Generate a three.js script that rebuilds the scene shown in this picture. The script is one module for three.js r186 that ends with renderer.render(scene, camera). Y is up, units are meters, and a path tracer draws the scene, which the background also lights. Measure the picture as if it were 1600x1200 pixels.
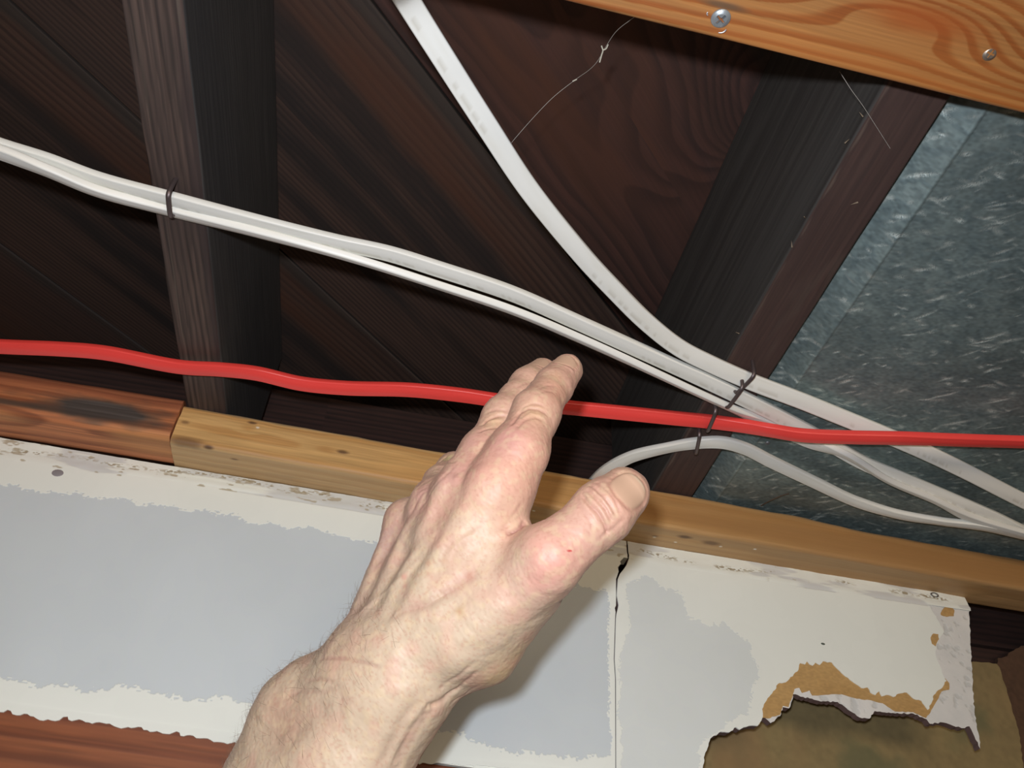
import * as THREE from 'three';
import { mergeGeometries } from 'three/addons/utils/BufferGeometryUtils.js';
import { RectAreaLightUniformsLib } from 'three/addons/lights/RectAreaLightUniformsLib.js';
import { Brush, Evaluator, SUBTRACTION } from 'three-bvh-csg';

// ---------------------------------------------------------------- camera, lights, exposure
RectAreaLightUniformsLib.init();
const scene = new THREE.Scene();
scene.background = new THREE.Color(0x000000);
const EYE = 1.75, F = 1290;                       // eye height above the floor, focal length in pixels of 1600 x 1200
const nrm = (v) => v.clone().normalize();
const AWAY = nrm(new THREE.Vector3(-332, 1125, F));                 // directions of the room as the lens sees them (right, down, ahead)
const ALONG = new THREE.Vector3(12000, 2062, F); ALONG.addScaledVector(AWAY, -ALONG.dot(AWAY)).normalize();
const RISE = new THREE.Vector3().crossVectors(AWAY, ALONG).negate();
const toWorldDir = (x, y, z) => new THREE.Vector3(ALONG.x * x + ALONG.y * y + ALONG.z * z, RISE.x * x + RISE.y * y + RISE.z * z, -(AWAY.x * x + AWAY.y * y + AWAY.z * z));
const camera = new THREE.PerspectiveCamera(2 * Math.atan(600 / F) * 180 / Math.PI, 4 / 3, 0.01, 30);
camera.position.set(0, EYE, 0);
camera.quaternion.setFromRotationMatrix(new THREE.Matrix4().makeBasis(toWorldDir(1, 0, 0), toWorldDir(0, -1, 0), toWorldDir(0, 0, -1)));
scene.add(camera);

const renderer = new THREE.WebGLRenderer({ antialias: true });
renderer.toneMapping = THREE.LinearToneMapping;
renderer.toneMappingExposure = 1.0;
renderer.shadowMap.enabled = true;

// the flash of the camera, up and to the side of the lens
const flash = new THREE.SpotLight(0xf2f6ff, 0.86, 0, 1.05, 0.6, 2);
flash.position.copy(toWorldDir(-0.017, -0.029, -0.03)).add(camera.position);
flash.target.position.copy(toWorldDir(-0.03, 0.06, 1)).add(camera.position);
flash.castShadow = true; flash.shadow.radius = 0.36; flash.shadow.mapSize.set(2048, 2048);
flash.shadow.camera.near = 0.02; flash.shadow.camera.far = 6; flash.shadow.bias = -0.0005;
scene.add(flash, flash.target);
// the lamp on the wall behind the photographer (its fitting is built with the room)
const LAMP = { x: 0.2, y: 1.55, z: 2.35, w: 1.25, h: 0.5, color: 0xffe6c8, intensity: 11.5 };

// ---------------------------------------------------------------- helpers
const H = 0.4245, TOP = H + 0.184;                 // underside of the joists and of the boards above them, over the eye
const at = (px, py) => { const x = (px - 800) / F, y = (py - 600) / F; return toWorldDir(x, y, 1); };
const W = (x, y, z) => new THREE.Vector3(x, EYE + y, -z);           // room coordinates: right, over the eye, away
const onY = (px, py, y) => { const r = at(px, py); return r.multiplyScalar(y / r.y).add(camera.position); };
const onZ = (px, py, z) => { const r = at(px, py); return r.multiplyScalar(-z / r.z).add(camera.position); };
const clamp = (x, a = 0, b = 1) => Math.min(b, Math.max(a, x));
const mix = (a, b, t) => a + (b - a) * t;
const step = (a, b, x) => { const t = clamp((x - a) / (b - a)); return t * t * (3 - 2 * t); };
function rng(seed) { let s = seed >>> 0; return () => { s = (s + 0x6D2B79F5) | 0; let t = Math.imul(s ^ (s >>> 15), 1 | s); t = (t + Math.imul(t ^ (t >>> 7), 61 | t)) ^ t; return ((t ^ (t >>> 14)) >>> 0) / 4294967296; }; }
const LAT = new Float32Array(65536); { const r = rng(7); for (let i = 0; i < 65536; i++) LAT[i] = r(); }
function n2(x, y) {
  const i = Math.floor(x), j = Math.floor(y), a = x - i, b = y - j, u = a * a * (3 - 2 * a), v = b * b * (3 - 2 * b);
  const i0 = i & 255, i1 = (i + 1) & 255, j0 = (j & 255) << 8, j1 = ((j + 1) & 255) << 8;
  return mix(mix(LAT[i0 | j0], LAT[i1 | j0], u), mix(LAT[i0 | j1], LAT[i1 | j1], u), v);
}
const fbm = (x, y, o = 4) => { let s = 0, a = 0.5, t = 0; for (let k = 0; k < o; k++) { s += a * n2(x + 17.3 * k, y - 9.1 * k); t += a; x *= 2.03; y *= 2.03; a *= 0.5; } return s / t; };
function n3(x, y, z) {
  const k = Math.floor(z), c = z - k, w = c * c * (3 - 2 * c);
  return mix(n2(x + 37.7 * k, y + 91.3 * k), n2(x + 37.7 * (k + 1), y + 91.3 * (k + 1)), w);
}
const names = new Map();
function numbered(n) { const k = names.get(n) || 0; names.set(n, k + 1); return k ? `${n}_${String(k).padStart(3, '0')}` : n; }
function tag(o, label, category, group, kind) { o.userData.label = label; if (category) o.userData.category = category; if (group) o.userData.group = group; if (kind) o.userData.kind = kind; return o; }
function thing(name, label, category, pos = [0, 0, 0], group) { const o = new THREE.Group(); o.name = numbered(name); o.position.set(...pos); scene.add(o); return tag(o, label, category, group); }
function mesh(name, geo, mat, parent = scene) { const m = new THREE.Mesh(geo, mat); m.name = parent === scene ? numbered(name) : name; m.castShadow = m.receiveShadow = true; parent.add(m); return m; }
const lin = (c) => { c /= 255; return c <= 0.04045 ? c / 12.92 : ((c + 0.055) / 1.055) ** 2.4; };
function tex(w, h, fn, repeatU, repeatV, offU = 0, offV = 0) {      // fn(u metres, v metres) -> sRGB 0..255
  const d = new Uint8Array(w * h * 4);
  for (let j = 0; j < h; j++) for (let i = 0; i < w; i++) {
    const c = fn(offU + (i + 0.5) / w * repeatU, offV + (j + 0.5) / h * repeatV), o = (j * w + i) * 4;
    d[o] = clamp(c[0], 0, 255); d[o + 1] = clamp(c[1], 0, 255); d[o + 2] = clamp(c[2], 0, 255); d[o + 3] = 255;
  }
  const t = new THREE.DataTexture(d, w, h);
  t.colorSpace = THREE.SRGBColorSpace; t.magFilter = THREE.LinearFilter; t.minFilter = THREE.LinearFilter;
  t.wrapS = t.wrapT = THREE.RepeatWrapping; t.repeat.set(1 / repeatU, 1 / repeatV); t.offset.set(-offU / repeatU, -offV / repeatV); t.needsUpdate = true;
  return t;
}
// growth rings cut lengthwise: v0 is where the pith line runs across the board, d its depth below the face
function rings(u, v, o) {
  const wob = (fbm(u * (o.wu || 2.2) + o.seed, v * (o.wv || 9), 3) - 0.5) * (o.wob || 0.03);
  const d = o.d + (o.slope || 0) * u + wob;
  let r = Math.hypot(v - o.v0 + (n2(u * 1.7 + o.seed * 3, 4.2) - 0.5) * (o.sway || 0.02), d) * o.freq;
  if (o.knots) for (const [ku, kv, a, su, sv] of o.knots) r += a * Math.exp(-(((u - ku) / su) ** 2) - ((v - kv) / sv) ** 2);
  const f = r - Math.floor(r);
  return step(0.25, 0.85, f) * (1 - step(0.9, 1, f));
}
const fibre = (u, v, s) => n2(u * 14 + s, v * 900) * 0.55 + n2(u * 45 + s, v * 2300) * 0.45;
const mix3 = (a, b, t) => [mix(a[0], b[0], t), mix(a[1], b[1], t), mix(a[2], b[2], t)];
const mul3 = (a, k) => [a[0] * k, a[1] * k, a[2] * k];
const blob = (u, v, x, y, rx, ry) => Math.exp(-(((u - x) / rx) ** 2) - ((v - y) / ry) ** 2);
// a sawn timber from a to b: w wide across the side vector, h high along the up vector; uv in metres along it and round it
// round it: 0 .. w is the underside (from -side to +side), then the +side face up, the top, and the -side face down
function timber(a, b, side, up, w, h, o = {}) {
  const r = o.r ?? 0.002, seg = o.seg || 24, jit = o.jit ?? 0.0006, seed = o.seed || 1, prof = [];
  const corner = (cx, cy, a0) => { for (let k = 0; k <= 4; k++) { const t = a0 + k / 4 * Math.PI / 2; prof.push([cx + r * Math.cos(t), cy + r * Math.sin(t)]); } };
  const edge = (x0, y0, x1, y1, n) => { for (let k = 1; k < n; k++) prof.push([mix(x0, x1, k / n), mix(y0, y1, k / n)]); };
  const X = w / 2, Y = h / 2;
  prof.push([0, -Y]); edge(0, -Y, X - r, -Y, 3); corner(X - r, -Y + r, -Math.PI / 2); edge(X, -Y + r, X, Y - r, 5); corner(X - r, Y - r, 0); edge(X - r, Y, -X + r, Y, 4);
  corner(-X + r, Y - r, Math.PI / 2); edge(-X, Y - r, -X, -Y + r, 5); corner(-X + r, -Y + r, Math.PI); edge(-X + r, -Y, 0, -Y, 3); prof.push([0, -Y]);
  const per = [w / 2]; for (let i = 1; i < prof.length; i++) per.push(per[i - 1] + Math.hypot(prof[i][0] - prof[i - 1][0], prof[i][1] - prof[i - 1][1]));
  const L = a.distanceTo(b), dir = nrm(b.clone().sub(a)), n = prof.length, P = [], UV = [], I = [];
  for (let s = 0; s <= seg; s++) {
    const c = a.clone().addScaledVector(dir, L * s / seg);
    for (let i = 0; i < n; i++) {
      const k = i === n - 1 ? 0 : i, j = (n2(s * 0.7 + seed * 13, k * 0.9 + seed) - 0.5) * 2 * jit, [x, y] = prof[i], m = Math.hypot(x, y) || 1;
      const wane = o.wane ? o.wane(L * s / seg, x, y) : 0;
      const p = c.clone().addScaledVector(side, x * (1 + j / m)).addScaledVector(up, y * (1 + j / m) + wane);
      P.push(p.x, p.y, p.z); UV.push(L * s / seg, per[i]);
      if (s && i) { const q = s * n + i; I.push(q - n - 1, q - 1, q, q - n - 1, q, q - n); }
    }
  }
  for (const s of [0, seg]) {                    // ends
    const c = P.length / 3, e = a.clone().addScaledVector(dir, L * s / seg); P.push(e.x, e.y, e.z); UV.push(L * s / seg, 0.01);
    for (let i = 0; i < n; i++) { const q = (s * n + i) * 3; P.push(P[q], P[q + 1], P[q + 2]); UV.push(L * s / seg + prof[i][0], prof[i][1]); if (i) s ? I.push(c, c + i, c + i + 1) : I.push(c, c + i + 1, c + i); }
  }
  const g = new THREE.BufferGeometry();
  g.setAttribute('position', new THREE.Float32BufferAttribute(P, 3)); g.setAttribute('uv', new THREE.Float32BufferAttribute(UV, 2)); g.setIndex(I);
  // turn the faces outwards whatever hand the side / up / dir axes make
  if (new THREE.Vector3().crossVectors(side, up).dot(dir) < 0) { const x = g.index.array; for (let i = 0; i < x.length; i += 3) { const t = x[i + 1]; x[i + 1] = x[i + 2]; x[i + 2] = t; } }
  g.computeVertexNormals();
  return g;
}
const wood = (map, o = {}) => new THREE.MeshStandardMaterial({ map, roughness: o.rough ?? 0.75, bumpMap: map, bumpScale: o.bump ?? 0.0006, ...(o.more || {}) });
const UPV = new THREE.Vector3(0, 1, 0), RIGHT = new THREE.Vector3(1, 0, 0);
// ---------------------------------------------------------------- structure: boards above, back of the wall, room behind
const peri = (w, h, r) => 2 * (w + h) - 8 * r + 2 * Math.PI * r;
const ceiling = new THREE.Group(); ceiling.name = 'ceiling'; ceiling.userData.kind = 'structure'; scene.add(ceiling);
{
  const D1 = new THREE.Vector3(1, 0, -1).normalize(), D2 = new THREE.Vector3(1, 0, 1).normalize();     // along the boards, across them
  const stain = (u, v, x, y, rx, ry, s) => clamp(blob(u, v, x, y, rx, ry) * 1.5 * (0.3 + 1.4 * fbm(u * 30 + s, v * 220, 3)));
  const boardTex = (seed, base, dark, o) => tex(1536, 256, (u, v) => {
    const g = rings(u, v, { seed, ...o });
    let c = mix3(base, dark, g * (o.k ?? 0.75));
    c = mul3(c, 0.86 + 0.28 * fibre(u, v, seed));
    const m = fbm(u * 5 + seed * 5, v * 16, 4), m2 = fbm(u * 7 + seed, v * 60, 3);
    c = mix3(c, [56, 50, 46], step(0.5, 0.85, m) * 0.35);
    c = mix3(c, mul3(c, 0.72), step(0.5, 0.8, m2) * 0.7);
    if (o.rust) c = mix3(c, [104, 60, 38], clamp(blob(u, v, ...o.rust) * 0.8 * m2 * 1.6));
    for (const s of o.stains || []) c = mix3(c, [40, 33, 31], stain(u, v, ...s, seed) * 0.7);
    const e = Math.min(v, 0.233 - v);              // dust and mould grown in along the joints
    c = mix3(c, [60, 60, 56], (1 - step(0.003, 0.016, e + (fbm(u * 9, v * 40 + seed, 3) - 0.5) * 0.03)) * 0.5);
    return mul3(c, 0.78);
  }, 1.6, 0.2335);
  const kinds = [
    boardTex(3, [90, 66, 56], [66, 46, 40], { freq: 210, v0: -0.25, d: 0.12, slope: 0.02, wob: 0.02, rust: [0.62, 0.12, 0.2, 0.06] }),
    boardTex(11, [92, 68, 56], [60, 42, 36], { freq: 240, v0: 0.28, d: 0.1, slope: 0.015, wob: 0.012, rust: [0.58, 0.19, 0.2, 0.03], stains: [[0.62, 0.16, 0.3, 0.012], [0.62, 0.125, 0.14, 0.012], [0.66, 0.085, 0.1, 0.008]] }),
    boardTex(23, [88, 56, 48], [54, 34, 30], { freq: 120, v0: 0.12, d: 0.02, slope: 0.06, wob: 0.03, wu: 7, wv: 12, k: 0.75, rust: [0.62, 0.11, 0.2, 0.06], knots: [[0.735, 0.2, 4.2, 0.05, 0.04], [0.78, 0.165, -2.6, 0.03, 0.022], [0.69, 0.205, 1.8, 0.03, 0.02]] }),
  ];
  const mats = kinds.map((m) => wood(m, { rough: 0.8, bump: 0.0012 }));
  for (let k = -4; k < 5; k++) {
    const p0 = -0.2635 + 0.2325 * (k - 1), mid = p0 + 0.2325 / 2, a = new THREE.Vector3(0, EYE + TOP + 0.0095, 0).addScaledVector(D2, mid).addScaledVector(D1, -0.35);
    const b = a.clone().addScaledVector(D1, 1.45), up = new THREE.Vector3(0, 1, 0).addScaledVector(D2, [0.004, -0.005, 0.006][(k + 6) % 3]).normalize();
    const g = timber(a, b, D2, up, 0.2305, 0.019, { r: 0.0015, seed: 40 + k, jit: 0.0006 });
    mesh('plank', g, mats[k === 0 ? 1 : k === 1 ? 2 : (k + 9) % 2 ? 0 : 1], ceiling);
  }
  const plain = new THREE.MeshStandardMaterial({ color: new THREE.Color().setRGB(0.2, 0.14, 0.1), roughness: 0.9 });
  const slab = new THREE.BoxGeometry(4.4, 0.05, 3.6); slab.translate(0, EYE + TOP + 0.047, 0.95); mesh('subfloor', slab, plain, ceiling);
}
{ // back of the stud wall: dark sheathing boards
  const back = new THREE.Group(); back.name = 'wall_back'; back.userData.kind = 'structure'; scene.add(back);
  const m = wood(tex(512, 128, (u, v) => mul3(mix3([66, 44, 38], [46, 31, 28], rings(u, v, { seed: 5, freq: 160, v0: -0.1, d: 0.1 })), 0.8 + 0.4 * fibre(u, v, 3)), 1.2, 0.3), { rough: 0.85 });
  for (let k = 0; k < 6; k++) { const g = timber(W(-1.3, 0.5 - 0.19 * k, 0.745), W(1.5, 0.5 - 0.19 * k, 0.745), new THREE.Vector3(0, 0, -1), UPV, 0.019, 0.187, { r: 0.0015, seed: 60 + k, seg: 12 }); mesh('sheathing_board', g, m, back); }
}
{ // the rest of the room, behind the photographer
  const paint = new THREE.MeshStandardMaterial({ color: new THREE.Color().setRGB(0.62, 0.58, 0.52), roughness: 0.9 });
  const concrete = new THREE.MeshStandardMaterial({ color: new THREE.Color().setRGB(0.28, 0.27, 0.25), roughness: 0.9 });
  const box = (n, x, y, z, w, h, d, m) => { const g = new THREE.BoxGeometry(w, h, d); g.translate(x, y, z); mesh(n, g, m).userData.kind = 'structure'; };
  box('floor', 0, -0.06, 0.95, 4.4, 0.12, 3.6, concrete);
  box('wall_left', -2.15, 1.2, 0.95, 0.1, 2.4, 3.6, paint); box('wall_right', 2.15, 1.2, 0.95, 0.1, 2.4, 3.6, paint);
  box('wall_rear', 0, 1.2, 2.6, 4.2, 2.4, 0.1, paint); box('wall_front', 0, 0.62, -0.80, 4.2, 1.24, 0.03, concrete);
  const lamp = tag(thing('wall_lamp', '', 'lamp', [LAMP.x, LAMP.y, LAMP.z + 0.16]), 'long white panel lamp glowing on the rear wall of the room', 'lamp');
  const hs = new THREE.BoxGeometry(LAMP.w + 0.06, LAMP.h + 0.06, 0.08); hs.translate(0, 0, 0.04); mesh('housing', hs, new THREE.MeshStandardMaterial({ color: 0xdedede, roughness: 0.5 }), lamp);
  const df = new THREE.BoxGeometry(LAMP.w, LAMP.h, 0.01); df.translate(0, 0, -0.006);
  mesh('diffuser', df, new THREE.MeshStandardMaterial({ color: 0xf4f0e8, emissive: LAMP.color, emissiveIntensity: 0.8, roughness: 0.6 }), lamp);
  const L = new THREE.RectAreaLight(LAMP.color, LAMP.intensity, LAMP.w, LAMP.h); L.position.set(LAMP.x, LAMP.y, LAMP.z + 0.13); L.lookAt(LAMP.x, LAMP.y + 0.0, -1); L.castShadow = true; scene.add(L);
  // RectAreaLight shines along its own -z; lookAt on a light turns +z, so turn it round when needed
  const d = new THREE.Vector3(0, 0, -1).applyQuaternion(L.quaternion); if (d.z > 0) L.rotateY(Math.PI);
}
// ---------------------------------------------------------------- joists
{
  const w1 = 0.033, h = 0.184, P1 = peri(w1, h, 0.003);
  const t1 = tex(1280, 512, (u, v) => {
    const under = v < w1 || v > P1 - 0.002, g = rings(u, v, { seed: 2, freq: 230, v0: 0.06, d: 0.02, wob: 0.012, wu: 3, wv: 20 });
    const fb = fibre(u, v, 8), m = fbm(u * 6, v * 60, 4), st = fbm(u * 3 + 3, v * 330, 3);
    let c;
    if (under) {
      c = mul3(mix3([82, 66, 58], [52, 42, 37], g * 0.8), 0.72 + 0.56 * fb);
      c = mix3(c, [54, 42, 40], step(0.45, 0.7, m) * 0.75);
      c = mix3(c, [128, 116, 100], step(0.66, 0.8, st) * 0.4);
      c = mix3(c, [60, 46, 42], clamp(blob(u, v, 0.9, 0.012, 0.05, 0.014)) * 0.5);
    } else {
      c = mul3(mix3([66, 64, 62], [50, 48, 47], g * 0.5), 0.8 + 0.4 * fb);
      c = mix3(c, [82, 79, 76], step(0.55, 0.8, m) * 0.3);
    }
    return c;
  }, 1.25, P1);
  const j1 = thing('joist', 'rough old ceiling joist with a split grainy brown underside, one staple pinning two white cables to it', 'joist');
  tag(j1, 'rough grey-brown ceiling joist, splintery underside, crossed by the pair of white cables in one staple', 'joist');
  mesh('timber', timber(W(-0.1725, H + h / 2, -0.55), W(-0.1725, H + h / 2, 0.695), RIGHT, UPV, w1, h, { r: 0.003, jit: 0.0011, seed: 5, seg: 60 }), wood(t1, { rough: 0.8, bump: 0.0022 }), j1);
  const w2 = 0.039, P2 = peri(w2, h, 0.002);
  const t2 = tex(1280, 512, (u, v) => {
    const under = v < w2 + 0.001 || v > P2 - 0.001, g = rings(u, v, { seed: 9, freq: 150, v0: 0.3, d: 0.05, wob: 0.02 });
    const fb = fibre(u, v, 4), m = fbm(u * 7 + 8, v * 50, 4), st = fbm(u * 4 + 1, v * 140, 3);
    let c;
    if (under) {
      c = mul3(mix3([70, 51, 45], [56, 40, 36], g * 0.35), 0.86 + 0.28 * fb);
      c = mix3(c, [88, 76, 66], step(0.66, 0.8, fbm(u * 16, v * 90 + 5, 3)) * 0.3);
      c = mix3(c, [104, 90, 78], (1 - step(0.0006, 0.0018, v + (n2(u * 60, 3) - 0.3) * 0.003)) * 0.6);
    } else {
      c = mul3(mix3([70, 67, 63], [56, 53, 50], g * 0.35), 0.84 + 0.32 * fb);
      c = mix3(c, [50, 46, 43], step(0.5, 0.75, st) * 0.5);
      c = mix3(c, [86, 83, 79], step(0.6, 0.8, m) * 0.3);
    }
    return c;
  }, 1.25, P2);
  const j2 = tag(thing('joist', '', 'joist'), 'dark ceiling joist with a smooth reddish-brown underside, running beside the galvanised duct', 'joist');
  mesh('timber', timber(W(0.2335, H + h / 2, -0.55), W(0.2338, H + h / 2, 0.695), RIGHT, UPV, w2 - 0.001, h, { r: 0.002, jit: 0.0006, seed: 8, seg: 60 }), wood(t2, { rough: 0.75, bump: 0.001 }), j2);
  // torn fibres and nicks along the near lower edge of the second joist
  const r = rng(31), chipMat = new THREE.MeshStandardMaterial({ color: new THREE.Color().setRGB(0.24, 0.18, 0.12), roughness: 0.8 });
  for (const [px, py, s] of [[1345, 178, 0.7], [1324, 220, 0.6], [1258, 340, 0.45], [1237, 381, 0.75], [1334, 318, 0.8], [1152, 520, 0.5]]) {
    const g = new THREE.ConeGeometry(0.0011 * s, 0.006 * s, 5, 2), p = g.attributes.position; for (let i = 0; i < p.count; i++) p.setXYZ(i, p.getX(i) * 0.6, p.getY(i), p.getZ(i) + (p.getY(i) * 120) ** 2 * 0.001);
    g.rotateX(r() * 1.2 - 0.6 + 1.4); g.rotateY(r() * 6.3); const q = onY(px, py, H - 0.0008); g.translate(q.x, q.y, q.z); mesh('splinter', g, chipMat, j2);
  }
}
// ---------------------------------------------------------------- plates along the top of the wall
{
  const h = 0.0385, d = 0.04, P = peri(d, h, 0.004);
  // here the side axis points away from the wall, so round the timber: underside (wall to room), front face up, top, back
  const front = new THREE.Vector3(0, 0, 1);
  const dark = tex(1024, 160, (u, v) => {
    const g = rings(u, v, { seed: 14, freq: 120, v0: 0.035, d: 0.012, wob: 0.03, wu: 5, wv: 18 });
    let c = mul3(mix3([178, 112, 72], [122, 68, 42], g * 0.7), 0.8 + 0.4 * fibre(u, v, 2));
    c = mix3(c, [196, 146, 88], step(0.5, 0.75, fbm(u * 9 + 2, v * 60, 3)) * 0.5 * (1 - step(0.036, 0.05, v)));
    c = mix3(c, [140, 80, 58], step(0.051, 0.076, v) * 0.5);
    const m = clamp(blob(u, v, 0.602, 0.053, 0.042, 0.0105) * 2.2 - 0.25 + (fbm(u * 60, v * 150, 3) - 0.5) * 0.9);
    c = mix3(c, mix3([52, 48, 46], [86, 82, 80], n2(u * 20, v * 900)), m * 0.95);
    c = mix3(c, [64, 54, 48], clamp(blob(u, v, 0.5, 0.0465, 0.14, 0.0035) * 1.4 - 0.2) * 0.8);
    return c;
  }, 0.66, P);
  const light = tex(1536, 160, (u, v) => {
    const g = rings(u, v, { seed: 21, freq: 150, v0: 0.06, d: 0.03, wob: 0.02, wu: 2.5, wv: 14, knots: [[0.055, 0.063, 0.6, 0.008, 0.004], [0.12, 0.056, 0.8, 0.012, 0.004]] });
    let c = mul3(mix3([206, 166, 108], [180, 132, 76], g * 0.6), 0.88 + 0.24 * fibre(u, v, 6));
    c = mix3(c, [176, 150, 118], (1 - step(0.036, 0.042, v)) * 0.5);
    c = mix3(c, [196, 140, 78], step(0.5, 0.8, fbm(u * 3 + 7, v * 40, 3)) * 0.4);
    c = mix3(c, [164, 112, 58], step(0.25, 0.62, u + (fbm(u * 5, v * 60, 3) - 0.5) * 0.3) * 0.62 * step(0.036, 0.05, v));
    c = mix3(c, [150, 116, 76], step(0.35, 0.62, u + (fbm(u * 5, v * 60, 3) - 0.5) * 0.3) * 0.5);
    c = mix3(c, [150, 136, 120], step(0.072, 0.077, v) * (0.3 + 0.5 * fbm(u * 20, 3, 3)));
    for (const [x, y, rx, ry, k] of [[0.057, 0.070, 0.0035, 0.0014, 0.9], [0.006, 0.058, 0.003, 0.0015, 0.5], [0.134, 0.0565, 0.005, 0.0018, 0.8], [0.012, 0.040, 0.014, 0.0045, 0.6], [0.03, 0.039, 0.004, 0.0018, 0.95], [0.05, 0.030, 0.003, 0.0012, 0.6], [0.435, 0.03, 0.006, 0.0025, 0.8], [0.46, 0.028, 0.008, 0.003, 0.6], [0.41, 0.024, 0.003, 0.0012, 0.5]])
      c = mix3(c, [92, 66, 44], clamp(blob(u, v, x, y, rx, ry) * 1.6 - 0.2 + (fbm(u * 150, v * 200, 2) - 0.5) * 0.4) * k);
    for (const [x, y] of [[0.062, 0.066], [0.43, 0.02], [0.41, 0.022], [0.47, 0.025], [0.5, 0.03], [0.3, 0.03], [0.2, 0.025]]) c = mix3(c, [232, 226, 214], clamp(blob(u, v, x, y, 0.0016, 0.001) * 2 - 0.4));
    return c;
  }, 1.0, P);
  const p1 = tag(thing('wall_plate', '', 'wall plate'), 'dark reddish-brown piece of top plate with a black mould stain, above the plaster', 'wall plate');
  mesh('timber', timber(W(-0.85, H - 0.0165, 0.5840), W(-0.1905, H - 0.0165, 0.5825), front, UPV, d, 0.041, { r: 0.006, jit: 0.0006, seed: 3, seg: 30 }), wood(dark, { rough: 0.6, bump: 0.0009 }), p1);
  const p2 = tag(thing('wall_plate', '', 'wall plate'), 'long pale yellow pine top plate with rounded edge, behind the hand and above the plaster', 'wall plate');
  const wane = (s, x, y) => (y > 0.01 ? -0.004 * step(0.53, 0.62, s) * (x > -0.002 ? 1 : 0.3) - 0.0012 * fbm(s * 22, 4, 3) : 0);
  mesh('timber', timber(W(-0.1899, H - 0.0186, 0.5860), W(0.8, H - 0.0205, 0.6125), front, UPV, d, h, { r: 0.004, jit: 0.0006, seed: 4, seg: 90, wane }), wood(light, { rough: 0.55, bump: 0.0007 }), p2);
}
// ---------------------------------------------------------------- header board under the plaster
{
  const m = wood(tex(1024, 256, (u, v) => mix3(mul3(mix3([140, 82, 50], [108, 58, 34], rings(u, v, { seed: 33, freq: 85, v0: 0.2, d: 0.02, wob: 0.03 }) * 0.8), 0.85 + 0.3 * fibre(u, v, 9)), [106, 56, 40], step(0.5, 0.8, fbm(u * 4, v * 30, 3)) * 0.5), 1.7, 0.32), { rough: 0.55, bump: 0.0006 });
  const o = tag(thing('header_board', '', 'timber'), 'reddish-brown timber along the bottom edge of the white plastered strip', 'timber');
  mesh('timber', timber(W(-0.9, 0.1873 - 0.0695, 0.5995), W(0.27, 0.1793 - 0.0695, 0.6229), new THREE.Vector3(0, 0, 1), UPV, 0.03, 0.139, { r: 0.002, seed: 12 }), m, o);
}
// ---------------------------------------------------------------- furring board under the joists
const BOARD_Y = H - 0.038;
{
  const w = 0.089, h = 0.038, P = peri(w, h, 0.003), dir = new THREE.Vector3(1, 0, -0.0218).normalize(), side = new THREE.Vector3(-0.0218, 0, -1).normalize();
  const t = tex(2048, 512, (u, v) => {
    const g = rings(u, v, { seed: 51, freq: 190, v0: 0.03, d: 0.03, slope: -0.01, wob: 0.02, wu: 4.5, wv: 11, sway: 0.03, knots: [[0.955, 0.058, 3.0, 0.05, 0.012], [1.04, 0.06, -2.4, 0.05, 0.022]] });
    let c = mix3([158, 110, 62], [132, 70, 29], step(0.1, 0.9, g) * 0.8);
    c = mul3(c, 0.88 + 0.24 * fibre(u, v, 1));
    c = mix3(c, [196, 120, 56], step(0.45, 0.75, fbm(u * 3, v * 14 + 9, 3)) * 0.4);
    c = mix3(c, [158, 80, 34], clamp(blob(u, v, 0.965, 0.058, 0.025, 0.006) * 1.3) * 0.7);
    c = mix3(c, [96, 74, 54], clamp(blob(u, v, 0.876, 0.0735, 0.012, 0.002) * 1.6 - 0.3 + (fbm(u * 90, v * 200, 3) - 0.5) * 0.5) * 0.85);
    return c;
  }, 1.6, P);
  const far = new THREE.Vector3(0.0306, EYE + BOARD_Y, -0.1637), mid = far.clone().addScaledVector(side, -w / 2); mid.y += h / 2;
  const o = tag(thing('furring_board', '', 'board'), 'orange pine board with bold flowing grain, screwed across the undersides of the joists', 'board');
  mesh('timber', timber(mid.clone().addScaledVector(dir, -0.8), mid.clone().addScaledVector(dir, 0.8), side, UPV, w, h, { r: 0.003, jit: 0.0004, seed: 17, seg: 30 }), wood(t, { rough: 0.5, bump: 0.0005 }), o);
}
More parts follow.
